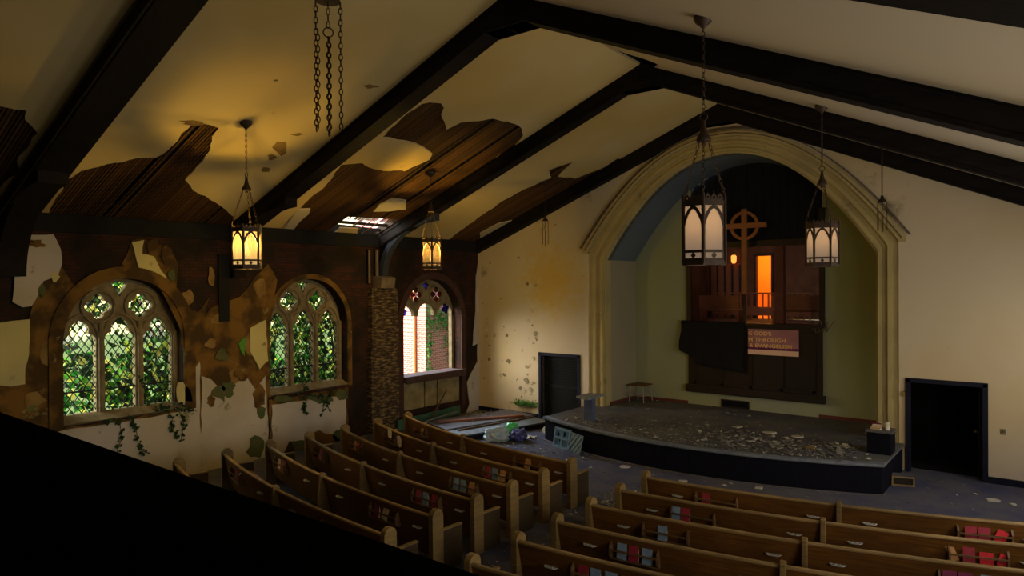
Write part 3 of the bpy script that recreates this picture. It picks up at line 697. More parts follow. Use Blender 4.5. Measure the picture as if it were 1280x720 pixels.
# third window: tracery head only, glass fallen out
yc, a = WIN[2]; XT = XL-.30
top = [(y, z) for y, z in win_outline(yc, a+.02, 3.25, 4.48, 3.3)]
scal = []
for c_ in (-.86, 0, .86):
    for k in range(9):
        th = PI*(1-k/8); scal.append((yc+c_+.36*math.cos(th), 3.30+(.40 if c_ == 0 else .34)*math.sin(th)))
o_ = top+scal
hs = [quatre(yc-.45, 3.98, .14, .10), quatre(yc+.45, 3.98, .14, .10), quatre(yc, 4.27, .05, .045)]
tm = MB().prism(o_, hs, lambda y, z: (XT, y, z), lambda y, z: (XT-.14, y, z))
for s in (-1, 1): tm.tube([(XT+.02, yc+s*.45+.29*math.cos(k/24*2*PI), 3.98+.29*math.sin(k/24*2*PI)) for k in range(24)], .03, 6, closed=True)
w3 = struct('window_3', tm, M['stone'], smooth=40)
rg, bg = MB(), MB()
for s in (-1, 1):
    for q in range(4):
        y, z = yc+s*.45+.15*math.cos(q*PI/2), 3.98+.15*math.sin(q*PI/2)
        rg.prism(circle(y, z, .095), [], lambda y, z: (XT+.01, y, z), lambda y, z: (XT+.016, y, z))
    bg.prism([(yc+s*.45-.05, 3.93), (yc+s*.45+.05, 3.93), (yc+s*.45+.05, 4.03), (yc+s*.45-.05, 4.03)], [], lambda y, z: (XT-.06, y, z), lambda y, z: (XT-.066, y, z))
bg.prism(quatre(yc, 4.27, .07, .055), [], lambda y, z: (XT+.01, y, z), lambda y, z: (XT+.016, y, z))
bg.prism(quatre(yc+.88, 3.50, .10, .075, .3), [], lambda y, z: (XT+.01, y, z), lambda y, z: (XT+.016, y, z))
bg.prism(quatre(yc-.95, 3.45, .07, .05, .3), [], lambda y, z: (XT+.01, y, z), lambda y, z: (XT+.016, y, z))
obj('ruby_roundel', rg, M['glass_red'], w3); obj('blue_glass_fragment', bg, M['glass_blue'], w3)
obj('jamb_frame', MB().box((XT-.07, yc+a-.05, 2.45), (.14, .1, 1.9)).box((XT-.07, yc-a+.03, 2.45), (.14, .05, 1.9)), M['stone'], w3)
obj('sill', MB().box((XL-.12, yc, 1.42), (.7, 2*a+.1, .16)).box((XL+.18, yc, 1.40), (.08, 2*a, .22)), simple('rotten_sill_wood', (.08, .04, .035), (.04, .025, .022), .9, 6, .6, 12), w3, bevel=.02)
pn = MB()
for y0, y1 in ((-1.29, -.35), (-.29, .22), (.28, 1.29)): pn.box((XL-.09, yc+(y0+y1)/2, .86), (.06, y1-y0, .90))
obj('wall_panel', pn, M['panel_cream'], w3)
obj('panel_backing', MB().box((XL-.2, yc, .86), (.05, 2.6, 1.0)), M['black'], w3)

# ------------------------------------------------------------------ outside
struct('ground', MB().box((-30, 0, -.1), (60, 120, .15)).box((40, 0, -.1), (60, 120, .15)), M['grass'])
def leaves(mb, n, fn, size, rng, flat=None):
    for _ in range(n):
        p = fn(rng)
        if p is None: continue
        s = size*rng.uniform(.6, 1.4)
        q = Matrix.Rotation(rng.uniform(0, 2*PI), 3, 'Z') @ Matrix.Rotation(rng.uniform(-1.2, 1.2), 3, 'X') @ Matrix.Rotation(rng.uniform(0, 2*PI), 3, 'Y')
        if flat is not None: q = flat @ Matrix.Rotation(rng.uniform(-.5, .5), 3, 'X') @ Matrix.Rotation(rng.uniform(-.5, .5), 3, 'Y') @ Matrix.Rotation(rng.uniform(0, 2*PI), 3, 'Z')
        pts = [(0, -.5, 0), (.32, -.28, .06), (.36, .1, .08), (0, .62, -.02), (-.36, .1, .08), (-.32, -.28, .06)]
        vs = [mb.bm.verts.new(Vector(p)+q @ (Vector(v)*s)) for v in pts]
        mb.bm.faces.new((vs[0], vs[1], vs[2], vs[3])); mb.bm.faces.new((vs[0], vs[3], vs[4], vs[5]))
rng = random.Random(11)
def clump(yc, holes):
    def fn(r):
        x = r.uniform(-11.0, -9.45); y = yc+ (XL-x)*.60 + r.uniform(-1.8, 1.8); z = r.uniform(.2, 5.4)
        v = mn.noise(Vector((y*1.1, z*1.0, yc)))
        d = .48+v*.9
        for hy, hz, rad in holes:
            if (y-(XL-x)*.62-yc-hy)**2+(z-hz)**2 < rad*rad and r.random() < .9: return None
        if z < 2.2: d += .45
        return Vector((x, y, z)) if r.random() < d+.25 else None
    return fn
for i, (lab, hl) in enumerate((('tall leafy shrub glowing behind the large left window', [(-.95, 3.2, .42), (-.8, 2.8, .28), (.45, 4.1, .12)]), ('tall leafy shrub behind the middle window', [(-.75, 2.75, .22), (.85, 2.7, .28), (-.85, 2.4, .2)]))):
    yc = WIN[i][0]
    t = thing('leafy_shrub', lab, 'shrub', (-10.2, yc+1, 0))
    m = MB(); leaves(m, 5600, clump(yc, hl), .17, rng); obj('foliage', m, M['leaf'], t, recalc=False)
    m = MB()
    for k in range(7):
        x = rng.uniform(-10.7, -9.8); y = yc+1+rng.uniform(-1.3, 1.3)
        m.tube([(x, y, -.03), (x+rng.uniform(-.2, .2), y+rng.uniform(-.2, .2), 2), (x+rng.uniform(-.4, .4), y+rng.uniform(-.5, .5), 4.6)], [.04, .03, .01], 6)
    obj('stem', m, M['deck'], t)
c1 = onX(532, 400, -12.0)
t = thing('brick_building', 'red brick building standing outside the broken right window', 'building', (c1.x-2, c1.y+2, 0))
bm_ = MB().box((c1.x-2.0, c1.y+1.2, 3.5), (4.0, 2.4, 7.0)); obj('wall', bm_, M['out_brick'], t)
obj('tower', MB().box((c1.x-.2+1.2, c1.y+5.2, 3.5), (2.2, 4.0, 7)), M['out_brick'], t)
pp = onX(518, 400, c1.x-.9); 
obj('drainpipe', MB().tube([(onY(518, 400, c1.y-.06).x, c1.y-.06, -.03), (onY(518, 400, c1.y-.06).x, c1.y-.06, 7)], .055, 8), M['out_pipe'], t)
m = MB()
flatX = Matrix.Rotation(PI/2, 3, 'Y')
def ivyfn(r):
    y = c1.y+r.uniform(0, 2.4); z = r.uniform(.5, 6)
    u = (y-c1.y)/2.4
    w = math.exp(-((u-.62-.06*math.sin(z*2))/.10)**2)+math.exp(-((u-.06-.03*math.sin(z*3))/.05)**2)*.8+(.8 if u > .78 else 0)+.9*math.exp(-((z-3.0)/.4)**2-((u-.4)/.3)**2)
    return Vector((c1.x+r.uniform(.02, .12), y, z)) if r.random() < w else None
leaves(m, 4200, ivyfn, .10, rng, flatX)
def ivyfn2(r): return Vector((c1.x+.9+r.uniform(-1.2, .2), c1.y+3.2-r.uniform(.02, .35), r.uniform(.3, 6)))
leaves(m, 1500, ivyfn2, .13, rng)
tag(obj('climbing_ivy', m, M['ivy'], None, recalc=False), 'green ivy climbing the brick building outside the right window', 'ivy')

# vines growing in under the left and middle windows
for lab, strands in (('dark ivy trailing down the plaster under the large left window', [[(130, 525), (150, 528), (152, 548), (146, 566)], [(160, 518), (170, 532), (172, 552), (178, 564), (186, 566)], [(190, 512), (212, 507), (232, 512), (246, 514)], [(205, 508), (216, 522), (214, 536), (224, 548)], [(222, 510), (230, 528), (226, 552)], [(172, 470), (182, 490), (184, 508)]]), ('dark ivy trailing down the plaster under the middle window', [[(372, 492), (384, 503), (376, 512), (384, 516)], [(400, 490), (406, 504), (402, 518)], [(415, 488), (408, 500), (412, 514)], [(372, 470), (380, 480), (384, 494), (400, 496)]])):
    P0 = onX(*strands[0][0], XL); t = thing('ivy_vine', lab, 'ivy', (XL+.1, P0.y, P0.z))
    sm, lm = MB(), MB()
    for st in strands:
        P = [onX(x, y, XL+.085) for x, y in st]
        sm.tube(P, .006, 5)
        for a_, b_ in zip(P[:-1], P[1:]):
            for k in range(9):
                q = a_.lerp(b_, rng.random())+Vector((.012, rng.uniform(-.06, .06), rng.uniform(-.06, .06)))
                leaves(lm, 1, lambda r: q, .07, rng, flatX)
    obj('stem', sm, M['deck'], t); obj('leaf_spray', lm, M['leaf_dark'], t, recalc=False)

# ------------------------------------------------------------------ stage
SC, SRD, SH = (0.05, 6.55), 9.8, .62
def stage_arc(r, x0, x1, n=40):
    out = []
    for i in range(n+1):
        x = x0+(x1-x0)*i/n; out.append((x, SC[1]-math.sqrt(r*r-(x-SC[0])**2)))
    return out
arcb = stage_arc(SRD, -4.12, 4.22)
pl = arcb+[(4.22, .0), (3.66, .0), (3.66, 2.06), (-3.66, 2.06), (-3.66, .0), (-4.12, 0.0)]
stg = thing('stage_platform', 'low curved platform with dark boarded front in the chancel', 'stage', (0, -1, 0))
obj('front_panel', MB().prism(pl, [], lambda x, y: (x, y, 0), lambda x, y: (x, y, SH-.05)), M['stage_front'], stg)
arct = stage_arc(SRD+.04, -4.16, 4.26)
pl2 = arct+[(4.26, -.02), (3.64, -.02), (3.64, 2.04), (-3.64, 2.04), (-3.64, -.02), (-4.16, -.02)]
obj('deck', MB().prism(pl2, [], lambda x, y: (x, y, SH-.05), lambda x, y: (x, y, SH)), M['stage_floor'], stg)
nose = stage_arc(SRD+.05, -4.17, 4.27)+stage_arc(SRD-.12, -4.17, 4.27)[::-1]
obj('edge_strip', MB().prism(nose, [], lambda x, y: (x, y, SH-.03), lambda x, y: (x, y, SH+.012)), M['blue_dust'], stg)
br = MB().prism(stage_arc(SRD+.09, -4.18, 4.28)+stage_arc(SRD+.01, -4.18, 4.28)[::-1], [], lambda x, y: (x, y, 0), lambda x, y: (x, y, .02))
obj('floor_strip', br, M['board'], stg)

# dark wooden front under the opening
pan = thing('wood_panelling', 'tall dark wooden panelling below the opening at the back of the chancel', 'panelling', (.1, YB-.1, .95))
pm = MB().box((.1, YB-.06, 2.05), (3.82, .1, 2.0)); obj('panel', pm, M['dark_wood'], pan)
obj('base_moulding', MB().box((.1, YB-.09, 1.12), (3.98, .16, .22)), M['dark_wood'], pan, bevel=.02)
obj('top_rail', MB().box((.1, YB-.06, 3.09), (3.9, .2, .08)), M['dark_wood'], pan, bevel=.01)
m = MB()
for x in (-1.6, -.75, .08, .95, 1.8): m.box((x, YB-.12, 2.1), (.1, .03, 1.75))
for z in (1.3, 2.95): m.box((.1, YB-.12, z), (3.5, .03, .1))
obj('stile_frame', m, M['dark_wood'], pan, bevel=.006)
fr = thing('opening_frame', 'black timber frame and hanging boards around the chancel opening', 'frame', (.1, YB-.05, 3.1))
obj('post', MB().box((ox0, YB-.03, 4.9), (.13, .14, 3.6)), M['dark_wood'], fr); obj('post', MB().box((ox1, YB-.03, 4.7), (.13, .14, 3.2)), M['dark_wood'], fr)
bd = MB()
xs = [ox0+.06+.235*k for k in range(16)]
for k, x in enumerate(xs):
    zt = zarc(x+.12)-.02; zb_ = 5.45+.12*math.sin(k*1.7) if x < -.6 or x > .7 else 5.55
    bd.box((x+.115, YB+.16+.01*(k % 2), (zt+zb_)/2), (.225, .03, zt-zb_))
obj('board', bd, M['black'], fr)
obj('backing', MB().prism([(ox0, 5.45), (ox1, 5.45)]+[(x, zarc(x)+.0) for x in [ox0+(ox1-ox0)*i/16 for i in range(17)][::-1]], [], lambda x, z: (x, YB+.20, z), lambda x, z: (x, YB+.23, z)), M['black'], fr)  # added black sheet, keeps the room's red light out of the board gaps
xq = onY(975, 340, YB+.35).x
obj('pillar', MB().box((xq, YB+.35, 4.25), (.24, .2, 2.5)), simple('red_brown_post', (.14, .045, .03), (.09, .03, .02), .7, 5), fr)
obj('rail', MB().box((.1, YB+.2, 5.42), (3.75, .1, .18)), M['dark_wood'], fr)
# things seen in the room behind
def bench(x, y, w_, lab):
    b0 = thing('wooden_bench', lab, 'bench', (x, y, 3.0))
    obj('seat', MB().box((x, y, 3.42), (w_, .4, .05)), M['room_wood'], b0); obj('backrest', MB().box((x, y-.22, 3.68), (w_, .04, .42)), M['room_wood'], b0)
    obj('leg', MB().box((x-w_/2+.05, y, 3.2), (.06, .4, .4)), M['room_wood'], b0); obj('leg', MB().box((x+w_/2-.05, y, 3.2), (.06, .4, .4)), M['room_wood'], b0)
p = onY(902, 388, 3.6); bench(p.x, 3.6, 1.3, 'red lit wooden bench in the room behind the opening, on the left')
p = onY(990, 392, 4.2); bench(p.x+.2, 4.2, 1.5, 'red lit wooden bench in the room behind the opening, on the right')
xr = onY(950, 370, 6.3).x
rl = MB().box((xr, 6.3, 3.92), (3.4, .06, .06)).box((xr, 6.3, 3.30), (3.4, .06, .30))
for k in range(18): rl.box((xr-1.65+k*.194, 6.3, 3.46), (.045, .04, .90))
tag(obj('wooden_railing', rl, M['room_wood']), 'low wooden railing in front of the glowing doorway', 'railing')
xp = onY(902, 345, 7.1).x
cab = thing('wall_panelling', 'tall red wooden panelling on the far wall of the room behind', 'panelling', (xp, 7.1, 3.0))
obj('panel', MB().box((xp, 7.12, 4.0), (1.5, .1, 2.0)), M['room_wood'], cab)
for k in range(6): obj('stile', MB().box((xp-.7+k*.28, 7.05, 4.0), (.06, .05, 1.9)), M['dark_wood'], cab)
xl_ = onY(917, 324, 6.9)
sc = thing('wall_lamp', 'small glowing wall lamp in the room behind the opening', 'lamp', (xl_.x, 6.92, xl_.z))
obj('lamp_shade', MB().lathe([(.05, xl_.z-.15), (.09, xl_.z-.1), (.10, xl_.z+.1), (.06, xl_.z+.15)], (xl_.x, 6.92, 0), 10), lamp_glass('orange_shade', (.6, .3, .1), .2, 1.2, (1, .35, .06)), sc)
obj('bracket', MB().bar((xl_.x, 6.92, xl_.z+.16), (xl_.x, 7.06, xl_.z+.16), .03, .03), M['iron'], sc)

# cross
cx, cz, cy = -.08, 5.93, YB-.12
cr_ = thing('wooden_cross', 'wooden ringed cross standing in front of the chancel opening', 'cross', (cx, cy, 3.13))
obj('shaft', MB().box((cx, cy, 5.19), (.15, .09, 2.45)), M['cross_wood'], cr_, bevel=.006)
obj('crossbar', MB().box((cx, cy-.01, cz), (1.28, .09, .15)), M['cross_wood'], cr_, bevel=.006)
ro, ri = circle(cx, cz, .42, 40), circle(cx, cz, .335, 40)
obj('ring', MB().prism(ro, [ri], lambda x, z: (x, cy-.03, z), lambda x, z: (x, cy+.03, z)), M['cross_wood'], cr_, smooth=40)
obj('stand', MB().box((cx, cy, 3.56), (.07, .06, .86)), M['dark_wood'], cr_)

# poster with its lettering
po = thing('poster', 'mauve lettered banner fixed to the dark panelling', 'poster', (.7, YB-.16, 2.27))
px0, px1, pz0, pz1 = .02, 1.42, 2.25, 2.97
PY = YB-.142
obj('sheet', MB().box(((px0+px1)/2, PY, (pz0+pz1)/2), (px1-px0, .008, pz1-pz0)), M['poster'], po)
obj('stripe', MB().box(((px0+px1)/2, PY-.006, pz0+.18), (px1-px0, .004, .07)), M['poster_line'], po)
obj('band', MB().box(((px0+px1)/2, PY-.006, pz0+.07), (px1-px0, .004, .14)), M['poster_cream'], po)
def text(s, x, z, size, width, name='lettering'):
    cu = bpy.data.curves.new(name, 'FONT'); cu.body = s; cu.size = size; cu.extrude = .002; cu.offset = .002; cu.space_character = 1.02
    o = bpy.data.objects.new(name, cu)
    me = bpy.data.meshes.new_from_object(o)
    w = max(v.co.x for v in me.vertices)-min(v.co.x for v in me.vertices)
    sx = width/w
    x0 = min(v.co.x for v in me.vertices)
    O = ORIGIN[po.name]
    for v in me.vertices: v.co = Vector((x+(v.co.x-x0)*sx, PY-.007-v.co.z, z+v.co.y))-O
    bpy.data.objects.remove(o); bpy.data.curves.remove(cu)
    me.materials.append(M['poster_text'])
    o = bpy.data.objects.new(name, me); link(o, po); ORIGIN[o.name] = O
text("G GOD'S", px0+.02, pz1-.17, .150, .64)
text("M THROUGH", px0+.02, pz1-.35, .160, 1.03)
text("& EVANGELISM", px0+.04, pz1-.515, .150, 1.18)
# black cloth draped over the rail at the left of the panelling
cm = MB()
nx, nz = 22, 14
rows_ = []
for j in range(nz+1):
    row = []
    for i in range(nx+1):
        u, v = i/nx, j/nz
        x = -2.02+u*1.95; bot = 1.95-.25*u if u > .25 else 2.25-.9*u
        z = 3.16-v*(3.16-bot)
        row.append(cm.bm.verts.new((x+.03*math.sin(v*6), YB-.20-.05*v-.025*math.sin(u*26+v*2)*v-(.0 if v else -.06), z)))
    rows_.append(row)
for j in range(nz):
    for i in range(nx): cm.bm.faces.new((rows_[j][i], rows_[j][i+1], rows_[j+1][i+1], rows_[j+1][i]))
cl_ = tag(obj('black_drape', cm, M['cloth_black'], smooth=80), 'black cloth hung over the left half of the chancel panelling', 'cloth')
sd = cl_.modifiers.new('thick', 'SOLIDIFY'); sd.thickness = .012
tw = MB()
for k in range(9):
    a_ = Vector((1.75+.05*k, YB-.12, 2.95)); b_ = a_+Vector((rng.uniform(-.18, .28), -.05, rng.uniform(-.1, .55)))
    tw.tube([a_, (a_+b_)/2+Vector((.03, 0, .03)), b_], [.012, .010, .004], 5)
tag(obj('dry_twigs', tw, M['rack']), 'dry twigs sticking out at the right end of the panelling rail', 'twigs')
vt = thing('wall_vent', 'dark rectangular vent in the wall below the panelling', 'vent', (-.41, YB-.02, .6))
obj('grille_frame', MB().prism([(-.83, .625), (0, .625), (0, .86), (-.83, .86)], [[(-.79, .66), (-.04, .66), (-.04, .83), (-.79, .83)]], lambda x, z: (x, YB-.03, z), lambda x, z: (x, YB, z)), M['dark_wood'], vt)
m = MB()
for k in range(8): m.box((-.415, YB-.012, .675+k*.02), (.75, .014, .006), Matrix.Rotation(.5, 3, 'X'))
m.box((-.415, YB-.003, .745), (.76, .004, .18)); obj('slat', m, M['black'], vt)

# stool on the platform, posts, pedestal, boxes
st = thing('school_stool', 'small wooden topped stool with thin metal legs in chancel corner', 'stool', (-3.25, 1.5, SH))
sz = 1.14
obj('seat', MB().box((-3.22, 1.55, sz), (.52, .62, .03)), M['pew'], st, bevel=.008)
for dx, dy in ((-1, -1), (1, -1), (1, 1), (-1, 1)):
    obj('leg', MB().tube([(-3.22+dx*.20, 1.55+dy*.24, sz-.015), (-3.22+dx*.25, 1.55+dy*.29, SH)], .014, 8), M['metal_white'], st)
m = MB()
for (a_, b_) in (((-1, -1), (1, -1)), ((1, -1), (1, 1)), ((1, 1), (-1, 1)), ((-1, 1), (-1, -1))):
    m.tube([(-3.22+a_[0]*.23, 1.55+a_[1]*.27, SH+.2), (-3.22+b_[0]*.23, 1.55+b_[1]*.27, SH+.2)], .010, 6)
obj('stretcher', m, M['metal_white'], st)
rp = onZ(736, 527, SH)
ps = thing('rail_post', 'short blue gray post with broken ledge at left end of platform', 'post', (rp.x, rp.y, SH))
obj('post', MB().box((rp.x, rp.y+.05, SH+.33), (.26, .2, .66)), M['blue_paint'], ps, bevel=.01)
q = [onZ(720, 497, 1.29), onZ(735, 500, 1.29), onZ(757, 494, 1.29), onZ(735, 493.0, 1.29)]
obj('ledge', MB().hexa([(p.x, p.y, 1.28) for p in q], [(p.x, p.y, 1.33) for p in q]), M['blue_dust'], ps)
pd = thing('pedestal', 'dark square pedestal cabinet at right end of platform', 'pedestal', (4.0, -1.2, SH))
obj('body', MB().box((4.0, -1.2, SH+.23), (.46, .5, .46)), M['stage_front'], pd, bevel=.008)
obj('top', MB().box((4.0, -1.2, SH+.475), (.52, .56, .035)), M['board'], pd, bevel=.006)
zz = SH+.4925
for k, (lab, c, w_, d_, h_) in enumerate((('lowest book of the stack on the dark pedestal', 'page', .20, .15, .035), ('second book of the stack on the dark pedestal', 'book_tan', .19, .14, .03), ('third book of the stack on the dark pedestal', 'page', .18, .15, .03), ('top book of the stack on the dark pedestal', 'book_plum', .19, .14, .025))):
    t = thing('old_book', lab, 'book', (3.92, -1.25, zz), 'books stacked on the pedestal')
    Mz = Matrix.Rotation(.2*k-.2, 3, 'Z')
    obj('page_block', MB().box((3.92, -1.25, zz+h_/2), (w_-.01, d_-.01, h_-.008), Mz), M['page'], t)
    obj('cover', MB().box((3.92, -1.25, zz+.002), (w_, d_, .004), Mz).box((3.92, -1.25, zz+h_-.002), (w_, d_, .004), Mz).box((Vector((3.92, -1.25, zz+h_/2))+Mz @ Vector((-w_/2, 0, 0))), (.004, d_, h_), Mz), M[c] if c != 'page' else M['book_tan'], t)
    zz += h_+.0005
tag(obj('paper_roll', MB().tube([(4.12, -1.2, SH+.4935), (4.12, -1.2, SH+.66)], .05, 14), M['paper']), 'white cylindrical roll standing on the dark pedestal', 'roll')
bx = thing('small_crate', 'small yellow edged crate on floor beside the platform end', 'crate', (4.40, -1.3, 0))
Mz = Matrix.Rotation(.35, 3, 'Z'); c0 = Vector((4.40, -1.25, 0))
m = MB()
for x in (-.2, .2):
    m.box(c0+Mz @ Vector((x, 0, .1)), (.03, .26, .2), Mz)
m.box(c0+Mz @ Vector((0, -.125, .185)), (.42, .02, .03), Mz).box(c0+Mz @ Vector((0, -.125, .015)), (.42, .02, .03), Mz)
obj('frame', m, M['crate'], bx); obj('body', MB().box(c0+Mz @ Vector((0, .01, .1)), (.37, .22, .18), Mz), M['dark_wood'], bx); obj('lid', MB().box(c0+Mz @ Vector((0, 0, .205)), (.42, .27, .012), Mz), M['board'], bx)
tag(obj('wall_bell_box', MB().box((4.245, -.03, 1.75), (.06, .06, .1)), M['crate'], bevel=.01), 'small reddish box on the wall beside the right doorway', 'wall box')
sw = thing('light_switch', 'small brown switch plate on the wall right of the doorway', 'switch', (6.1, -.01, 1.1))
obj('plate', MB().box((6.09, -.008, 1.12), (.09, .016, .12)), M['stone'], sw, bevel=.004); obj('toggle', MB().box((6.09, -.02, 1.12), (.015, .02, .03)), M['dark_wood'], sw)

# platform sections and litter in the front left corner
def slab(name, lab, cat, quad, z0, z1, mat, mat2=None):
    t = thing(name, lab, cat, (quad[0][0], quad[0][1], 0))
    obj('top_board', MB().hexa([(x, y, z1-.04) for x, y in quad], [(x, y, z1) for x, y in quad]), mat, t, bevel=.005)
    cx_ = sum(p[0] for p in quad)/4; cy_ = sum(p[1] for p in quad)/4
    q2 = [(x+(cx_-x)*.04, y+(cy_-y)*.04) for x, y in quad]
    obj('base_frame', MB().hexa([(x, y, z0) for x, y in q2], [(x, y, z1-.04) for x, y in q2]), M['black'], t)
slab('fallen_panel', 'gray platform board lying in front of the left doorway', 'panel', [(-5.8, -4.05), (-5.0, -1.0), (-5.75, -.62), (-6.5, -3.75)], 0, .17, M['board2'])
slab('fallen_panel', 'brownish platform board lying along the left wall corner', 'panel', [(-6.58, -3.7), (-5.85, -.5), (-7.1, -.15), (-7.95, -3.25)], 0, .20, M['board'])
tag(obj('broken_board', MB().bar((-7.4, -3.2, .235), (-5.95, -.9, .235), .16, .06, Vector((0, 0, 1))), M['room_wood']), 'reddish broken board lying on the brownish panel', 'board')
tag(obj('batten', MB().bar((-6.25, -3.55, .195), (-5.7, -.75, .195), .05, .045), M['rack']), 'narrow batten along the edge of the gray panel', 'batten')
g0, g1 = onX(513, 527, XL+.35), onX(577, 507, XL+.25)
tag(obj('green_plank', MB().bar((XL+.32, -4.0, .16), (XL+.22, -1.2, .20), .05, .30), M['green_paint'], bevel=.01), 'green painted plank leaning along the foot of the left wall', 'plank')
tag(obj('loose_lath', MB().bar((XL+.5, -2.9, .05), (XL+.12, -1.7, .9), .04, .02), M['rack']), 'thin stick leaning against the panel below the broken window', 'stick')
tag(obj('loose_lath', MB().bar((XL+.8, -3.3, .23), (XL+.75, -1.9, .30), .07, .03), M['board2']), 'gray stick lying beside the green plank', 'stick')
def blob(name, c, r, mat, lab, cat, seed, sq=(1, 1, .6), parent=None):
    m = MB(); bmesh.ops.create_icosphere(m.bm, subdivisions=4, radius=1)
    for v in m.bm.verts:
        n = v.co.normalized(); d = 1+.35*mn.fractal(n*1.6+Vector((seed, 0, 0)), 1, 2, 4)+.18*abs(mn.noise(n*4+Vector((seed, 3, 0))))
        v.co = Vector((n.x*sq[0], n.y*sq[1], max(-.55, n.z)*sq[2]))*r*d
    lo = min(v.co.z for v in m.bm.verts)
    for v in m.bm.verts: v.co += Vector((c[0], c[1], c[2]-lo))
    return tag(obj(name, m, mat, smooth=50), lab, cat)
p = onZ(621, 550, 0); blob('plastic_bag', (p.x, p.y, 0), .33, M['bag_blue'], 'crumpled pale blue gray plastic bag on the floor by panels', 'plastic bag', 3, (1.15, 1, .62))
p = onZ(638, 548, 0); blob('plastic_bag', (p.x+.05, p.y, 0), .20, M['bag_green'], 'crumpled green plastic bag between pale and navy bags', 'plastic bag', 8, (1, 1, 1.2))
p = onZ(645, 550, 0); blob('plastic_bag', (p.x+.05, p.y+.02, 0), .24, M['bag_navy'], 'crumpled navy blue plastic bag beside the green bag', 'plastic bag', 12, (1, 1, .75))
def sheet(name, px, z, w, h, mat, lab, cat, rz, curl=.04, th=.006):
    p = onZ(px[0], px[1], z); m = MB(); nx = 8; rows_ = []
    Mz = Matrix.Rotation(rz, 3, 'Z')
    for j in range(nx+1):
        rows_.append([m.bm.verts.new(Vector((p.x, p.y, z+.004))+Mz @ Vector(((i/nx-.5)*w, (j/nx-.5)*h, 0))+Vector((0, 0, curl*max(0, mn.noise(Vector((i*.5, j*.5, rz*9))))))) for i in range(nx+1)])
    for j in range(nx):
        for i in range(nx): m.bm.faces.new((rows_[j][i], rows_[j][i+1], rows_[j+1][i+1], rows_[j+1][i]))
    o = tag(obj(name, m, mat, smooth=80), lab, cat); s_ = o.modifiers.new('thick', 'SOLIDIFY'); s_.thickness = th; s_.offset = 1
    return o
sheet('paper_sheet', (659, 547), 0, .5, .32, M['paper'], 'white paper sheet on the floor right of the navy bag', 'paper', .5, .12)
sheet('paper_sheet', (708, 547.5), 0, .01, .01, M['paper'], 'x', 'paper', .5) if False else None
rp2 = onZ(681, 543, 0); tag(obj('tape_roll', MB().prism(circle(0, 0, .16, 24), [circle(0, 0, .08, 24)], lambda x, y: (rp2.x+x*.8, rp2.y+.10+.12*y/.16*.5, .12+y*.62), lambda x, y: (rp2.x+x*.8+.03, rp2.y+.02+.12*y/.16*.5, .135+y*.62)), M['paper']), 'pale ring shaped roll leaning near the platform corner', 'roll')
# two old window sashes leaning on the platform front
def lean(lab, pxl, kind):
    (ax, ay), (bx_, by), H = pxl
    A_, B_ = onZ(ax, ay, 0), onZ(bx_, by, 0)
    d = (B_-A_); W_ = d.length; d.normalize(); back = Vector((-d.y, d.x, 0)); A_ = A_-back*.16
    up = (Vector((0, 0, 1))*.98+back*.18).normalized()
    nrm = d.cross(up)
    t = thing('window_sash', lab, 'window sash', A_)
    F0 = lambda u, v: A_+d*u+up*v; F1 = lambda u, v: A_+d*u+up*v+nrm*-.035
    if kind == 0:
        hs = []
        for i in (0, 1):
            for j in (0, 1): 
                u0, u1 = .06+i*(W_-.06)/2, (i+1)*(W_-.06)/2; v0, v1 = .06+j*(H-.06)/2, (j+1)*(H-.06)/2
                hs.append([(u0, v0), (u1, v0), (u1, v1), (u0, v1)])
        obj('frame', MB().prism([(0, 0), (W_, 0), (W_, H), (0, H)], hs, F0, F1), M['sash'], t)
        gh = [circle(W_*.62, H*.72, .07, 5), circle(W_*.45, H*.40, .08, 6), circle(W_*.25, H*.66, .06, 5)]
        obj('pane', MB().prism([(.02, .02), (W_-.02, .02), (W_-.02, H-.02), (.02, H-.02)], gh, lambda u, v: F0(u, v)+nrm*-.015, lambda u, v: F0(u, v)+nrm*-.020), M['sash_glass'], t)
    else:
        obj('frame', MB().prism([(0, 0), (W_, 0), (W_+.05, H), (.05, H)], [], F0, lambda u, v: A_+d*u+up*v+nrm*-.012), M['lattice_panel'], t)
        m = MB()
        for k in range(-3, 6):
            a_, b_ = (max(0, min(W_, k*.16)), 0), (max(0, min(W_, k*.16+H*.9)), 0)
            u0, v0 = k*.16, 0.0; u1, v1 = k*.16+.45, H
            if u0 < 0: v0 = -u0*H/.45; u0 = 0
            if u1 > W_: v1 = H*(W_-k*.16)/.45; u1 = W_
            if v1 > v0+.05: m.bar(F0(u0, v0)+nrm*.006, F0(u1, v1)+nrm*.006, .018, .01)
        obj('lattice_bar', m, M['sash'], t)
lean('four paned blue gray sash leaning on the platform front', ((696.5, 556.5), (716, 562.5), .52), 0)
lean('pale lattice sash leaning against the four paned sash', ((716, 563), (731, 569), .50), 1)
tag(obj('moss_tuft', (lambda m: (leaves(m, 500, lambda r: Vector((-6.55+r.gauss(0, .22), -.03-abs(r.gauss(0, .05)), .36+abs(r.gauss(0, .07)))), .05, rng), m)[1])(MB()), M['ivy'], recalc=False), 'patch of bright green moss on the wall left of the doorway', 'moss', kind='stuff')
struct('baseboard_moss_bank', MB().prism([(-7.3, 0), (-6.02, 0), (-6.02, .42), (-6.5, .46), (-7.0, .34), (-7.3, .2)], [], lambda x, z: (x, -.035, z), lambda x, z: (x, 0, z)), M['plaster_brown']) if False else None

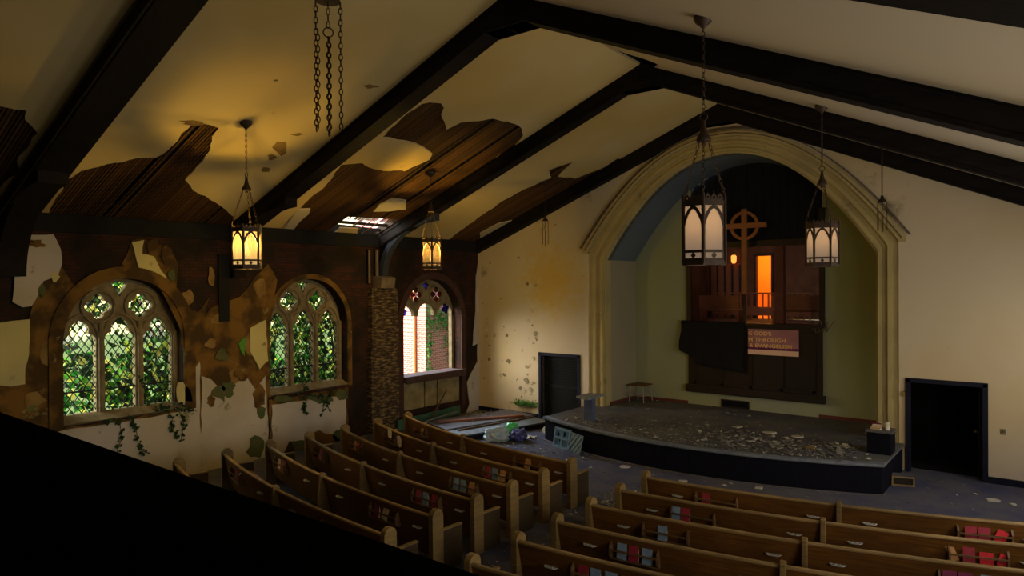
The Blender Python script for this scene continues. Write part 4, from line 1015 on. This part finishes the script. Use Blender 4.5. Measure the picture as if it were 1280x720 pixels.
# debris
def flakes(mb, n, fn, smin, smax, z, rng):
    for _ in range(n):
        p = fn(rng)
        if p is None: continue
        s = smin+(smax-smin)*rng.random()**3; k = rng.choice((3, 4, 5)); a0 = rng.uniform(0, 2*PI)
        th = max(.006, s*.16)
        ring = [(math.cos(a0+2*PI*i/k+rng.uniform(-.35, .35))*s*rng.uniform(.6, 1.1), math.sin(a0+2*PI*i/k+rng.uniform(-.35, .35))*s*rng.uniform(.5, 1)) for i in range(k)]
        tx, ty = rng.uniform(-.25, .25), rng.uniform(-.25, .25)
        lo = min(x*tx+y*ty for x, y in ring)
        A_ = [mb.bm.verts.new((p[0]+x, p[1]+y, z+x*tx+y*ty-lo+.001)) for x, y in ring]; B_ = [mb.bm.verts.new((p[0]+x*.9, p[1]+y*.9, z+x*tx+y*ty-lo+th)) for x, y in ring]
        mb.bm.faces.new(A_[::-1]); mb.bm.faces.new(B_)
        for i in range(k): mb.bm.faces.new((A_[i], A_[(i+1) % k], B_[(i+1) % k], B_[i]))
rng = random.Random(5)
def stage_y(x): return SC[1]-math.sqrt(SRD**2-(x-SC[0])**2)
def f_floor(r):
    x = r.uniform(-5.6, 7.5); y = r.uniform(-7.4, -.2)
    if x > -4.3 and x < 4.35 and y > stage_y(min(max(x, -4.3), 4.3))-.15: return None
    if x < -4.9 and y > -4.2: return None
    if x > 4.3 and r.random() < .35: return None
    return (x, y)
m = MB(); flakes(m, 1400, f_floor, .008, .075, 0, rng)
flakes(m, 900, lambda r: (.40+r.gauss(0, .40), -6.1+r.gauss(0, .50)), .018, .065, 0, rng)
flakes(m, 500, lambda r: (.45+r.uniform(-.7, .7), r.uniform(-11, -6.5)), .008, .04, 0, rng)
flakes(m, 700, lambda r: (r.uniform(-5.2, -2.2), r.uniform(-5.2, -3.0)), .01, .055, 0, rng)
tag(obj('floor_debris', m, M['debris'], recalc=False), 'scattered plaster crumbs over the blue carpet', 'debris', kind='stuff')
m = MB()
def f_stage(r):
    x = r.uniform(-3.5, 4.0); y = r.uniform(-2.9, 1.9)
    if y < stage_y(x)+.12 or (y > -.05 and abs(x) > 3.5): return None
    if x > 3.6 and y > -1.6: return None
    w = math.exp(-((y+1.9+.03*x*x)/.75)**2)+.12
    return (x, y) if r.random() < w else None
flakes(m, 3800, f_stage, .010, .075, SH+.012, rng); flakes(m, 1500, lambda r: (lambda x: (x, stage_y(x)+.2+abs(r.gauss(0, .45))))(r.uniform(-3.4, 3.4)), .010, .055, SH+.012, rng); flakes(m, 600, lambda r: (r.uniform(.3, 3.6), -1.7+r.gauss(0, .4)) , .02, .11, SH+.012, rng)
tag(obj('stage_debris', m, M['debris'], recalc=False), 'broken plaster rubble strewn over the platform floor', 'debris', kind='stuff')
m = MB(); flakes(m, 260, lambda r: (r.uniform(-7.7, -5.4), r.uniform(-3.5, -.4)), .01, .05, .205, rng); flakes(m, 200, lambda r: (r.uniform(-8.3, -6.6), -.15-abs(r.gauss(0, .5))), .03, .16, .0, rng)
tag(obj('corner_rubble', m, M['debris_blue'], recalc=False), 'rubble lying on the boards in the front left corner', 'rubble', kind='stuff')
for k, (px, z, s, lab) in enumerate((((962, 541), SH+.012, .17, 'flat white plaster piece near the middle of the platform'), ((922, 534), SH+.012, .15, 'white plaster piece on the platform below the vent'), ((996, 546), SH+.012, .15, 'whitish plaster piece on the platform right of the middle piece'), ((1054, 559), SH+.012, .21, 'jagged white plaster piece near the pedestal on the platform'), ((1012, 560), SH+.012, .18, 'tan plaster piece left of the jagged white one'),
        ((854, 602), 0, .10, 'round white plaster piece on carpet before the front right pew'), ((905, 607), 0, .06, 'small white plaster piece on carpet below the platform middle'), ((948, 610), 0, .11, 'round cream plaster piece on carpet below the platform right half'), ((782, 584), 0, .17, 'long pale plaster piece on carpet below the leaning sashes'), ((1241, 626), 0, .16, 'greenish white plaster piece on carpet before the right doorway'), ((1266, 631), 0, .07, 'small white plaster piece at the far right of the carpet'))):
    p = onZ(px[0], px[1], z); m = MB(); n = 9; r2 = random.Random(k)
    ring = [(math.cos(2*PI*i/n)*s*r2.uniform(.6, 1.1), math.sin(2*PI*i/n)*s*r2.uniform(.55, 1.0)) for i in range(n)]
    m.prism(ring, [], lambda x, y: (p.x+x, p.y+y, z), lambda x, y: (p.x+x*.93, p.y+y*.93, z+.02+.1*max(0, x)))
    tag(obj('plaster_chunk', m, M['chunk'] if k != 4 else M['crate']), lab, 'plaster piece', 'larger plaster pieces')

# ------------------------------------------------------------------ pews
PCX, PCY, PR0, PDR = .5, 10.65, 17.48, .94
def pol(rho, th, z): return Vector((PCX+rho*math.sin(th), PCY-rho*math.cos(th), z))
def thx(x, R): return math.asin((x-PCX)/R)
ORD = ['front', 'second', 'third', 'fourth', 'fifth', 'sixth', 'seventh']
def frame_at(R, x):
    th = thx(x, R); e_t = Vector((math.cos(th), math.sin(th), 0)); e_r = Vector((math.sin(th), -math.cos(th), 0))
    return th, Matrix((e_t, e_r, Vector((0, 0, 1)))).transposed()
def back_rho(R, z): return R-.10*(.86-z)/.44
END = []
def end_profile():
    P = [(-.56, 0), (-.60, .05), (-.60, .56), (-.585, .60), (-.55, .615), (-.40, .615), (-.30, .60), (-.22, .64), (-.185, .72), (-.175, .84)]
    for k in range(9):
        a_ = PI-PI*k/8; P.append((-.065+.11*math.cos(a_), .855+.11*math.sin(a_)))
    P += [(.045, .6), (.02, .3), (.0, 0)]
    return P
END_POST = [(-.19, 0), (-.185, .86)]+[(-.075+.11*math.cos(PI-PI*k/10), .86+.11*math.sin(PI-PI*k/10)) for k in range(1, 10)]+[(.035, .86), (.03, .4), (.03, 0)]
END_ARM = [(-.56, 0), (-.60, .05), (-.60, .612), (-.18, .612), (-.18, 0)]
M['pew_arm'] = wood('shadowed_oak_arm', (.034, .022, .010), (.055, .036, .015), .6, .15)  # shade on the recessed arm panels put into a darker oak colour
def make_pew(n, x0, xd, x1, lab):
    R = PR0+PDR*n; th0, th1 = thx(x0, R), thx(x1, R)
    o = pol(R-.25, (th0+th1)/2, 0)
    t = thing('church_pew', lab, 'pew', o, 'curved wooden pews')
    K = 26; ins = .05/R; ths = [th0+ins+(th1-th0-2*ins)*k/K for k in range(K+1)]
    back = [(-.035, .845), (0, .845), (-.145, .2), (-.175, .2)]
    mk = lambda th: (lambda p: pol(R+p[0], th, p[1]))
    obj('backrest', MB().sweep(back, [mk(th) for th in ths]), M['pew'], t, smooth=40)
    rail = [(-.05, .845), (.012, .845), (.016, .865), (.006, .882), (-.04, .882), (-.052, .868)]
    obj('top_rail', MB().sweep(rail, [mk(th) for th in ths]), M['pew_rail'], t, smooth=40)
    seat = [(-.14, .43), (-.56, .45), (-.57, .42), (-.14, .40)]
    obj('seat', MB().sweep(seat, [mk(th) for th in ths]), M['pew'], t, smooth=40)
    for xe, sg in ((x0, 1), (x1, -1)):
        th, Mx = frame_at(R, xe); c = pol(R, th, 0)
        e_ = obj('end_panel', MB().prism(END_POST, [], lambda r, z: c+Mx @ Vector((0, r, z)), lambda r, z: c+Mx @ Vector((sg*.095, r, z))), M['pew_end'], t, bevel=.014)
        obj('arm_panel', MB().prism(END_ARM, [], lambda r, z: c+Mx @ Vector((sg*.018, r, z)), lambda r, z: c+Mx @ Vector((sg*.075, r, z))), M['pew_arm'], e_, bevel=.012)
        obj('arm_cap', MB().prism([(-.60, .612), (-.19, .612), (-.19, .632), (-.60, .632)], [], lambda r, z: c+Mx @ Vector((sg*.01, r, z)), lambda r, z: c+Mx @ Vector((sg*.083, r, z))), M['pew_rail'], e_, bevel=.005)
    th, Mx = frame_at(R, xd); c = pol(R, th, 0)
    dp = [(-.5, 0), (-.5, .44), (-.14, .46), (-.055, .92), (-.03, .937), (.025, .937), (.05, .91), (.075, .55), (.085, 0)]
    obj('divider', MB().prism(dp, [], lambda r, z: c+Mx @ Vector((-.035, r, z)), lambda r, z: c+Mx @ Vector((.035, r, z))), M['pew_end'], t, bevel=.008)
    return t, R
def cup(t, R, x):
    th, Mx = frame_at(R, x); z = .63; c = pol(back_rho(R, z), th, z)
    hs = [circle(-.054+.054*k, .036, .022, 10) for k in range(3)]
    ol = [(-.105, 0), (-.08, .05), (-.06, .065), (.06, .065), (.08, .05), (.105, 0)]
    m = MB().prism(ol, hs, lambda u, v: c+Mx @ Vector((u, v+.01, 0)), lambda u, v: c+Mx @ Vector((u, v+.01, .012)))
    m.box(c+Mx @ Vector((0, .012, -.012)), (.10, .008, .024), Mx)
    obj('cup_holder', m, M['metal_white'], t)
def rack(t, R, xa, xb):
    xm = (xa+xb)/2; th, Mx = frame_at(R, xm); z = .55; c = pol(back_rho(R, .6), th, 0); W_ = xb-xa
    rk = obj('book_rack', MB().box(c+Mx @ Vector((0, .045, .545)), (W_, .09, .014), Mx), M['rack'], t)
    for s in (-1, 1):
        obj('bracket', MB().prism([(-.01, .53), (.05, .53), (.10, .58), (.095, .70), (.05, .76), (.02, .78)], [], lambda r, zz: c+Mx @ Vector((s*W_/2, r, zz)), lambda r, zz: c+Mx @ Vector((s*(W_/2+.025), r, zz))), M['rack'], rk)
    obj('front_bar', MB().box(c+Mx @ Vector((0, .095, .665)), (W_+.02, .014, .024), Mx), M['rack'], rk)
def book(R, x, col, lab, group, h=.225, w=.14, th_=.035, tilt=0, lift=0):
    th, Mx = frame_at(R, x); c = pol(back_rho(R, .6), th, .5525)+Mx @ Vector((0, .05, lift))
    Mt = Mx @ Matrix.Rotation(.13, 3, 'X') @ Matrix.Rotation(tilt, 3, 'Y')
    t = thing('hymn_book', lab, 'book', c, group)
    cc = c+Mx @ Vector((0, 0, abs(math.sin(tilt))*w/2))
    g = lambda x_, y_, z_: cc+Mt @ Vector((x_, y_, z_))
    m = MB().box(g(0, th_/2-.002, h/2), (w, .004, h), Mt).box(g(0, -th_/2+.002, h/2), (w, .004, h), Mt).box(g(-w/2+.002, 0, h/2), (.004, th_-.002, h), Mt)
    obj('cover', m, M[col], t)
    obj('page_block', MB().box(g(.002, 0, h/2), (w-.012, th_-.01, h-.012), Mt), M['page'], t)
    return t
CN = {'book_red': 'dark red', 'book_blue': 'faded blue', 'book_plum': 'plum red', 'book_bright': 'bright red', 'book_tan': 'tan', 'page': 'cream'}
pews = {}
for n in range(6):
    t, R = make_pew(n, 1.22+.012*n, 4.36+.015*n, 7.5, '%s pew of the right block, from the platform' % ORD[n]); pews['R', n] = (t, R)
    for x in (1.86, 4.0, 4.77, 6.72): cup(t, R, x)
    rack(t, R, 2.21, 2.86); rack(t, R, 5.86, 6.50)
for n in range(7):
    t, R = make_pew(n, -6.42, -3.47+.03*n, -.27+.02*n, '%s pew of the left block, from the platform' % ORD[n]); pews['L', n] = (t, R)
    for x in (-.60, -2.75, -4.05): cup(t, R, x)
    rack(t, R, -1.75, -1.06); rack(t, R, -5.75, -5.1)
def books(side, n, where, L):
    t, R = pews[side, n]; blk = 'right' if side == 'R' else 'left'
    cnt = {}
    for k, e in enumerate(L): cnt[e[1]] = cnt.get(e[1], 0)+1
    seen = {}
    for e in L:
        x, c = e[0], e[1]; opt = e[2] if len(e) > 2 else {}
        seen[c] = seen.get(c, 0)+1
        pre = '' if cnt[c] == 1 else (['left hand ', 'right hand '][seen[c]-1] if cnt[c] == 2 else ['leftmost ', 'middle ', 'rightmost '][seen[c]-1])
        book(R, x, c, '%s%s hymn book in %s rack of %s pew, %s block' % (pre, CN[c], where, ORD[n], blk), 'hymn books in the pew racks', **opt)
books('R', 0, 'aisle side', [(2.36, 'book_red')])
books('R', 0, 'wall side', [(6.02, 'book_red', dict(w=.15)), (6.18, 'book_red', dict(w=.15)), (6.34, 'book_bright', dict(h=.17, tilt=.4))])
books('R', 1, 'aisle side', [(2.27, 'book_blue'), (2.42, 'book_red')])
books('R', 1, 'wall side', [(5.93, 'book_tan', dict(tilt=-.35, w=.1, th_=.02)), (6.08, 'book_red', dict(w=.14, lift=.02)), (6.27, 'book_bright', dict(h=.17, w=.16)), (6.42, 'book_bright', dict(h=.16, w=.1, tilt=.3))])
books('R', 2, 'aisle side', [(2.49, 'book_blue')])
books('R', 2, 'wall side', [(5.97, 'book_plum', dict(w=.15)), (6.13, 'book_plum', dict(w=.15)), (6.36, 'book_blue', dict(w=.17))])
books('R', 3, 'aisle side', [(2.36, 'book_blue'), (2.53, 'book_red', dict(h=.21)), (2.72, 'book_blue')])
books('R', 4, 'aisle side', [(2.34, 'book_red'), (2.51, 'book_blue'), (2.72, 'book_blue', dict(w=.16))])
books('R', 3, 'wall side', [(6.05, 'book_plum'), (6.25, 'book_blue')])
books('L', 0, 'aisle side', [(-1.42, 'book_tan', dict(tilt=.2))])
books('L', 1, 'aisle side', [(-1.66, 'book_red'), (-1.48, 'book_blue'), (-1.26, 'book_tan')])
books('L', 2, 'aisle side', [(-1.62, 'book_blue', dict(w=.16)), (-1.43, 'book_blue'), (-1.22, 'book_tan', dict(tilt=.15))])
books('L', 3, 'aisle side', [(-1.62, 'book_red', dict(w=.15)), (-1.43, 'book_blue'), (-1.22, 'book_red', dict(tilt=.1))])
books('L', 4, 'aisle side', [(-1.60, 'book_plum', dict(w=.15)), (-1.40, 'page', dict(tilt=.3, th_=.02))])
books('L', 2, 'wall side', [(-5.55, 'book_tan', dict(th_=.02)), (-5.35, 'book_red', dict(th_=.02))])
books('L', 3, 'wall side', [(-5.45, 'book_red', dict(tilt=.3))]); books('L', 4, 'wall side', [(-5.5, 'page', dict(th_=.02)), (-5.32, 'book_red', dict(tilt=.2))])
books('L', 5, 'wall side', [(-5.4, 'book_red', dict(tilt=.2))]); books('L', 0, 'wall side', [(-5.4, 'book_tan', dict(tilt=.3, th_=.015))])
# loose papers hanging from the second pew
t, R = pews['L', 1]
for k, (x, z, lab) in enumerate(((-5.35, .82, 'torn pale paper over the back of the second left pew near the brick pier'), (-4.9, .70, 'torn pale paper stuck low behind the second left pew'), (-1.30, .60, 'pale open booklet hanging in the rack of the second left pew'))):
    th, Mx = frame_at(R, x); c = pol(back_rho(R, z)+.03, th, z); m = MB(); r2 = random.Random(k+3)
    pts = [(-.11, -.12), (.0, -.16), (.10, -.10), (.13, .05), (.05, .13), (-.08, .10)]
    if k == 2: pts = [(-.10, -.12), (.10, -.10), (.11, .08), (-.09, .07)]
    m.prism(pts, [], lambda u, v: c+Mx @ Vector((u, .02+.25*u*u+.1*v, v)), lambda u, v: c+Mx @ Vector((u, .024+.25*u*u+.1*v, v)))
    tag(obj('paper_sheet', m, M['paper']), lab, 'paper')

# ------------------------------------------------------------------ lanterns
def chain(mb, a, b, L=.062, w=.017, r=.0045, sag=0):
    a, b = Vector(a), Vector(b); n = max(2, int((b-a).length/(L*.80))); d = (b-a).normalized()
    u = d.orthogonal().normalized(); v = d.cross(u)
    for k in range(n):
        c = a.lerp(b, (k+.5)/n); s = u if k % 2 else v
        pts = []
        for q in range(10):
            an = 2*PI*q/10; pts.append(c+d*(math.sin(an)*L*.5)+s*(math.cos(an)*w*(1 if abs(math.cos(an)) > .5 else .9)))
        mb.tube(pts, r, 5, closed=True)
def lantern(x, y, z0, phi, zc, lab, glass):
    """z0 bottom of the lantern, zc ceiling height above it, phi turns the hexagon"""
    t = thing('hanging_lantern', lab, 'lantern', (x, y, z0), 'hexagonal gothic hanging lanterns')
    C = Vector((x, y, z0)); RR = .262; ap = RR*math.cos(PI/6)
    cor = [C+Vector((RR*math.cos(phi+k*PI/3), RR*math.sin(phi+k*PI/3), 0)) for k in range(6)]
    def hexring(mb, zl, zh, ro, ri):
        pts = lambda r: [(r*math.cos(phi+k*PI/3), r*math.sin(phi+k*PI/3)) for k in range(6)]
        mb.prism(pts(ro), [pts(ri)], lambda a_, b_: C+Vector((a_, b_, zl)), lambda a_, b_: C+Vector((a_, b_, zh)))
    m = MB(); hexring(m, 0, .05, RR+.012, RR-.05); hexring(m, .04, .07, RR-.0, RR-.04); hexring(m, .68, .72, RR+.012, RR-.03)
    for c in cor: m.bar(c+Vector((0, 0, .02)), c+Vector((0, 0, .80)), .026, .026)
    fr_ = obj('frame', m, M['iron'], t)
    cm_ = MB()
    pw = RR/2
    for k in range(6):
        a_, b_ = cor[k], cor[(k+1) % 6]; mid = (a_+b_)/2; e = (b_-a_).normalized(); nn = Vector(((mid-C).x, (mid-C).y, 0)).normalized()
        # pierced tracery: lower band with diamond, gothic arch above
        w = RR/2-.01
        hl = [[(-w+.012, .17)]+[(-w+.012, .46)]+[(-w+.012+(w-.012)*s_, .46+.17*math.sin(s_*PI/2)**.8) for s_ in (.2, .4, .6, .8, 1)]+[(w-.012-(w-.012)*(1-s_), .46+.17*math.sin(s_*PI/2)**.8) for s_ in ()]]
        arcL = [(-w+.012+(w-.012)*s_, .44+.19*(1-(1-s_)**1.8)**.9) for s_ in (0, .15, .3, .45, .6, .75, .9, 1)]
        arc_ = [(-w+.012, .17)]+arcL+[(-p_, q_) for p_, q_ in arcL[:-1]][::-1]+[(w-.012, .17)]
        dm = lambda cx_: [(cx_-.026, .112), (cx_, .138), (cx_+.026, .112), (cx_, .086)]
        bandl = [(-w+.014, .078), (-.006, .078), (-.030, .108), (-.006, .138), (-w+.014, .138)]
        bandr = [(-p_, q_) for p_, q_ in bandl][::-1]
        spl = [(-w+.012, .55), (-w+.012, .665), (-.025, .665), (-w*.55, .625)]
        spr = [(-p_, q_) for p_, q_ in spl][::-1]
        m = MB().prism([(-w, .06), (w, .06), (w, .68), (-w, .68)], [arc_, bandl, bandr, spl, spr], lambda u, v: mid+e*u+nn*.004+Vector((0, 0, v)), lambda u, v: mid+e*u-nn*.008+Vector((0, 0, v)))
        obj('tracery_panel', m, M['iron'], t)
        g = MB().prism([(-w, .06), (w, .06), (w, .68), (-w, .68)], [], lambda u, v: mid+e*u-nn*.016+Vector((0, 0, v)), lambda u, v: mid+e*u-nn*.020+Vector((0, 0, v)))
        obj('glass_pane', g, glass, t)
        # cresting
        for q in range(3):
            u0 = -w+.01+q*(2*w-.02)/3; uw = (2*w-.02)/3
            cm_.prism([(u0, .72), (u0+uw, .72), (u0+uw*.9, .77), (u0+uw*.62, .785), (u0+uw*.5, .83 if q == 1 else .805), (u0+uw*.38, .785), (u0+uw*.1, .77)], [circle(u0+uw/2, .755, .014, 6)], lambda u, v: mid+e*u+nn*.004+Vector((0, 0, v)), lambda u, v: mid+e*u-nn*.006+Vector((0, 0, v)))
    obj('crown', cm_, M['iron'], t)
    tp = MB(); hexring(tp, .705, .712, RR-.03, .03); obj('top_pane', tp, glass, t)
    zb = 1.42
    obj('bell_cap', MB().lathe([(.0, zb+.25), (.02, zb+.24), (.028, zb+.17), (.045, zb+.10), (.075, zb+.05), (.085, zb+.02), (.08, zb), (.0, zb-.005)], C, 12).lathe([(.02, zb-.05), (.028, zb-.03), (.015, zb-.005)], C, 8), M['iron'], t, smooth=40)
    for k in (0, 2, 4):
        m = MB(); chain(m, cor[k]+Vector((0, 0, .80)), C+Vector((.06*math.cos(phi+k*PI/3), .06*math.sin(phi+k*PI/3), zb+.01))); obj('suspension_chain', m, M['iron'], t)
    m = MB(); ringp = [C+Vector((.045*math.cos(a_), 0, zb+.28+.045*math.sin(a_))) for a_ in [2*PI*k/14 for k in range(14)]]; m.tube(ringp, .007, 5, closed=True)
    chain(m, C+Vector((0, 0, zb+.32)), Vector((x, y, zc-.05))); obj('ceiling_chain', m, M['iron'], t)
    obj('ceiling_canopy', MB().lathe([(.015, zc-z0-.12), (.05, zc-z0-.08), (.09, zc-z0-.05), (.11, zc-z0-.01), (.11, zc-z0+.03)], C, 16), M['iron'], t, smooth=40)
    obj('bulb', MB().lathe([(.01, .22), (.035, .27), (.04, .32), (.025, .37), (.015, .42)], C, 10), M['lamp_pale'], t, smooth=60)
    obj('bulb_stem', MB().tube([C+Vector((0, 0, .42)), C+Vector((0, 0, .72))], .012, 6).bar(cor[0]+Vector((0, 0, .70)), cor[3]+Vector((0, 0, .70)), .02, .012), M['iron'], t)
    return C
def camdir(x, y): return math.atan2(CAM.y-y, CAM.x-x)
def zceil(x): return under(x)+DC
LS = [(-4.5, -10.98, 4.60, PI/6+.28, 'lit amber hanging lantern between the left and middle windows', M['lamp_amber']),
      (-5.05, -5.75, 4.66, 0.06, 'small dim amber lantern hanging before the broken right window', M['lamp_amber_dim']),
      (3.83, -10.22, 4.50, -.04, 'large pale lantern hanging left of the wooden cross', M['lamp_pale']),
      (3.80, -5.07, 4.56, PI/6, 'smaller pale lantern hanging right of the wooden cross', M['lamp_pale'])]
LC = []
for x, y, z0, dphi, lab, g in LS: LC.append(lantern(x, y, z0, camdir(x, y)+dphi, zceil(x), lab, g))
def bare_chain(x, y, ztop, zbell, zend, lab, spread=.075):
    t = thing('broken_lantern_chain', lab, 'chain', (x, y, zend), 'lantern chains without a lantern')
    C = Vector((x, y, 0))
    obj('bell_cap', MB().lathe([(.0, zbell+.16), (.025, zbell+.14), (.04, zbell+.08), (.08, zbell+.03), (.088, zbell), (.0, zbell-.004)], C, 14), M['iron'], t, smooth=40)
    ph = camdir(x, y)
    for k, (s, e) in enumerate(((-1, 0.0), (0, -.03), (1, .02))):
        m = MB(); d = Vector((-math.sin(ph), math.cos(ph), 0))*s*spread
        a_ = C+d+Vector((0, 0, zbell)); 
        if k == 1:
            zr = zbell-.22; m.tube([Vector((x, y, zr))-Vector((-math.sin(ph), math.cos(ph), 0))*.034*math.cos(q)+Vector((0, 0, .034*math.sin(q))) for q in [2*PI*i/16 for i in range(16)]], .005, 5, closed=True)
            chain(m, a_, (x, y, zr+.03), .05, .012, .004); chain(m, (x, y, zr-.03), (x, y, zend+e), .045, .013, .0045); chain(m, (x+.012, y, zr-.04), (x+.012, y, zend+e+.01), .045, .012, .004)
        else:
            chain(m, a_, C+d+Vector((0, 0, zend+e)), .05, .012, .0045); 
            if k == 0: chain(m, a_+Vector((.01, .01, -.2)), C+d+Vector((.008, .01, zend+e+.02)), .05, .012, .004)
        obj('hanging_chain', m, M['iron'], t)
    m = MB(); chain(m, (x, y, zbell+.16), (x, y, ztop-.03)); obj('ceiling_chain', m, M['iron'], t)
    obj('ceiling_canopy', MB().lathe([(.015, ztop-.12), (.05, ztop-.08), (.11, ztop-.01), (.11, ztop+.03)], C, 16), M['iron'], t, smooth=40)
q = onY(410, 2, -14.75); q2 = onY(410, 165, -14.75)
bare_chain(q.x, q.y, zceil(q.x), q.z, q2.z, 'bare lantern chains hanging at the top, nearest the balcony', .085)
bare_chain(4.08, -1.45, zceil(4.08), 5.98, 5.38, 'bare lantern chain hanging before the right shoulder of the arch', .085)
bare_chain(-4.55, -1.65, zceil(-4.55), 6.10, 5.42, 'bare lantern chain hanging near the left doorway wall', .085)

# ------------------------------------------------------------------ balcony
bal = thing('balcony_parapet', 'black balcony parapet sloping across the lower left corner', 'parapet', (0, -16.5, 2.6))
xw = XR-.02
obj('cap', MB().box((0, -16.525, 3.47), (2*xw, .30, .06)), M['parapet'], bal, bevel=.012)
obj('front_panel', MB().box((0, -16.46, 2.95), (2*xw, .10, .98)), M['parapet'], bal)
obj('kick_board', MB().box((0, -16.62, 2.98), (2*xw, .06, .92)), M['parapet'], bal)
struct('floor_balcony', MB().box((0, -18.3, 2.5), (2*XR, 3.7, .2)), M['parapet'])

# ------------------------------------------------------------------ light
def area(name, loc, direction, sx, sy, power, col):
    L = bpy.data.lights.new(name, 'AREA'); L.shape = 'RECTANGLE'; L.size = sx; L.size_y = sy; L.energy = power; L.color = col
    o = bpy.data.objects.new(name, L); link(o); o.location = loc
    o.rotation_euler = Vector(direction).to_track_quat('-Z', 'Y').to_euler(); return o
for k, (y, p) in enumerate(((-15.6, 30), (-11.4, 150), (-6.8, 190), (-2.2, 85))):
    area('fill_right_window', (XR+.45, y, 3.0), (-1, 0, .38), 2.8, 2.3, p, (1, .90, .78))  # added unseen lamps, brighten the interior through the right wall openings
def point(name, loc, power, col, r=.05):
    L = bpy.data.lights.new(name, 'POINT'); L.energy = power; L.color = col; L.shadow_soft_size = r
    o = bpy.data.objects.new(name, L); link(o); o.location = loc; return o
point('lantern_light', LC[0]+Vector((0, 0, .46)), 290, (1, .70, .16))
point('lantern_light', LC[1]+Vector((0, 0, .46)), 500, (1, .68, .14))
point('lantern_light', LC[2]+Vector((0, 0, .50)), 14, (1, .72, .42))
point('lantern_light', LC[3]+Vector((0, 0, .50)), 14, (1, .72, .42))
point('rear_room_light', (dm_, Y1+1.5, 5.4), 150, (1, .36, .03), .2)
point('rear_room_light', (-.9, 5.6, 5.2), 5, (1, .13, .03), .2)
S = bpy.data.lights.new('sun', 'SUN'); S.energy = 20.0; S.angle = math.radians(72); S.color = (1, .95, .84)
so = bpy.data.objects.new('sun', S); link(so); so.rotation_euler = Vector((.52, .70, -.32)).to_track_quat('-Z', 'Y').to_euler()
area('sky_fill_outside', (-17.5, 1.2, 8.6), (9.5, -4.0, -6.6), 5, 5, 5200, (.72, .84, 1))  # added unseen lamp beyond the broken window, brightens the floor
w = bpy.data.worlds.new('world'); scene.world = w; w.use_nodes = True
nt = w.node_tree; nt.nodes.clear()
wo = nt.nodes.new('ShaderNodeOutputWorld'); bg = nt.nodes.new('ShaderNodeBackground'); 
tc = nt.nodes.new('ShaderNodeTexCoord'); sp = nt.nodes.new('ShaderNodeSeparateXYZ'); nt.links.new(tc.outputs['Generated'], sp.inputs[0])
rp_ = ramp(nt, sp.outputs[2], [(0.0, (1, .90, .55)), (.12, (1, .92, .62)), (.5, (.75, .85, 1))]); nt.links.new(rp_.outputs[0], bg.inputs[0]); bg.inputs[1].default_value = 2.2
nt.links.new(bg.outputs[0], wo.inputs[0])

# ------------------------------------------------------------------ camera, view
cd = bpy.data.cameras.new('camera'); cam = bpy.data.objects.new('camera', cd); link(cam)
cd.sensor_width = 36; cd.lens = FPX/1280*36; cd.clip_start = .05; cd.clip_end = 300
cam.matrix_world = Matrix.Translation(CAM) @ Matrix((R_, U_, -_f)).transposed().to_4x4()
scene.camera = cam
vs = scene.view_settings; vs.view_transform = 'Standard'; vs.look = 'None'; vs.exposure = 0; vs.gamma = 1; vs.use_curve_mapping = False
cy_ = scene.cycles
cy_.use_denoising = True; cy_.max_bounces = 6; cy_.diffuse_bounces = 4; cy_.transparent_max_bounces = 12; cy_.sample_clamp_indirect = 4; cy_.caustics_reflective = False; cy_.caustics_refractive = False
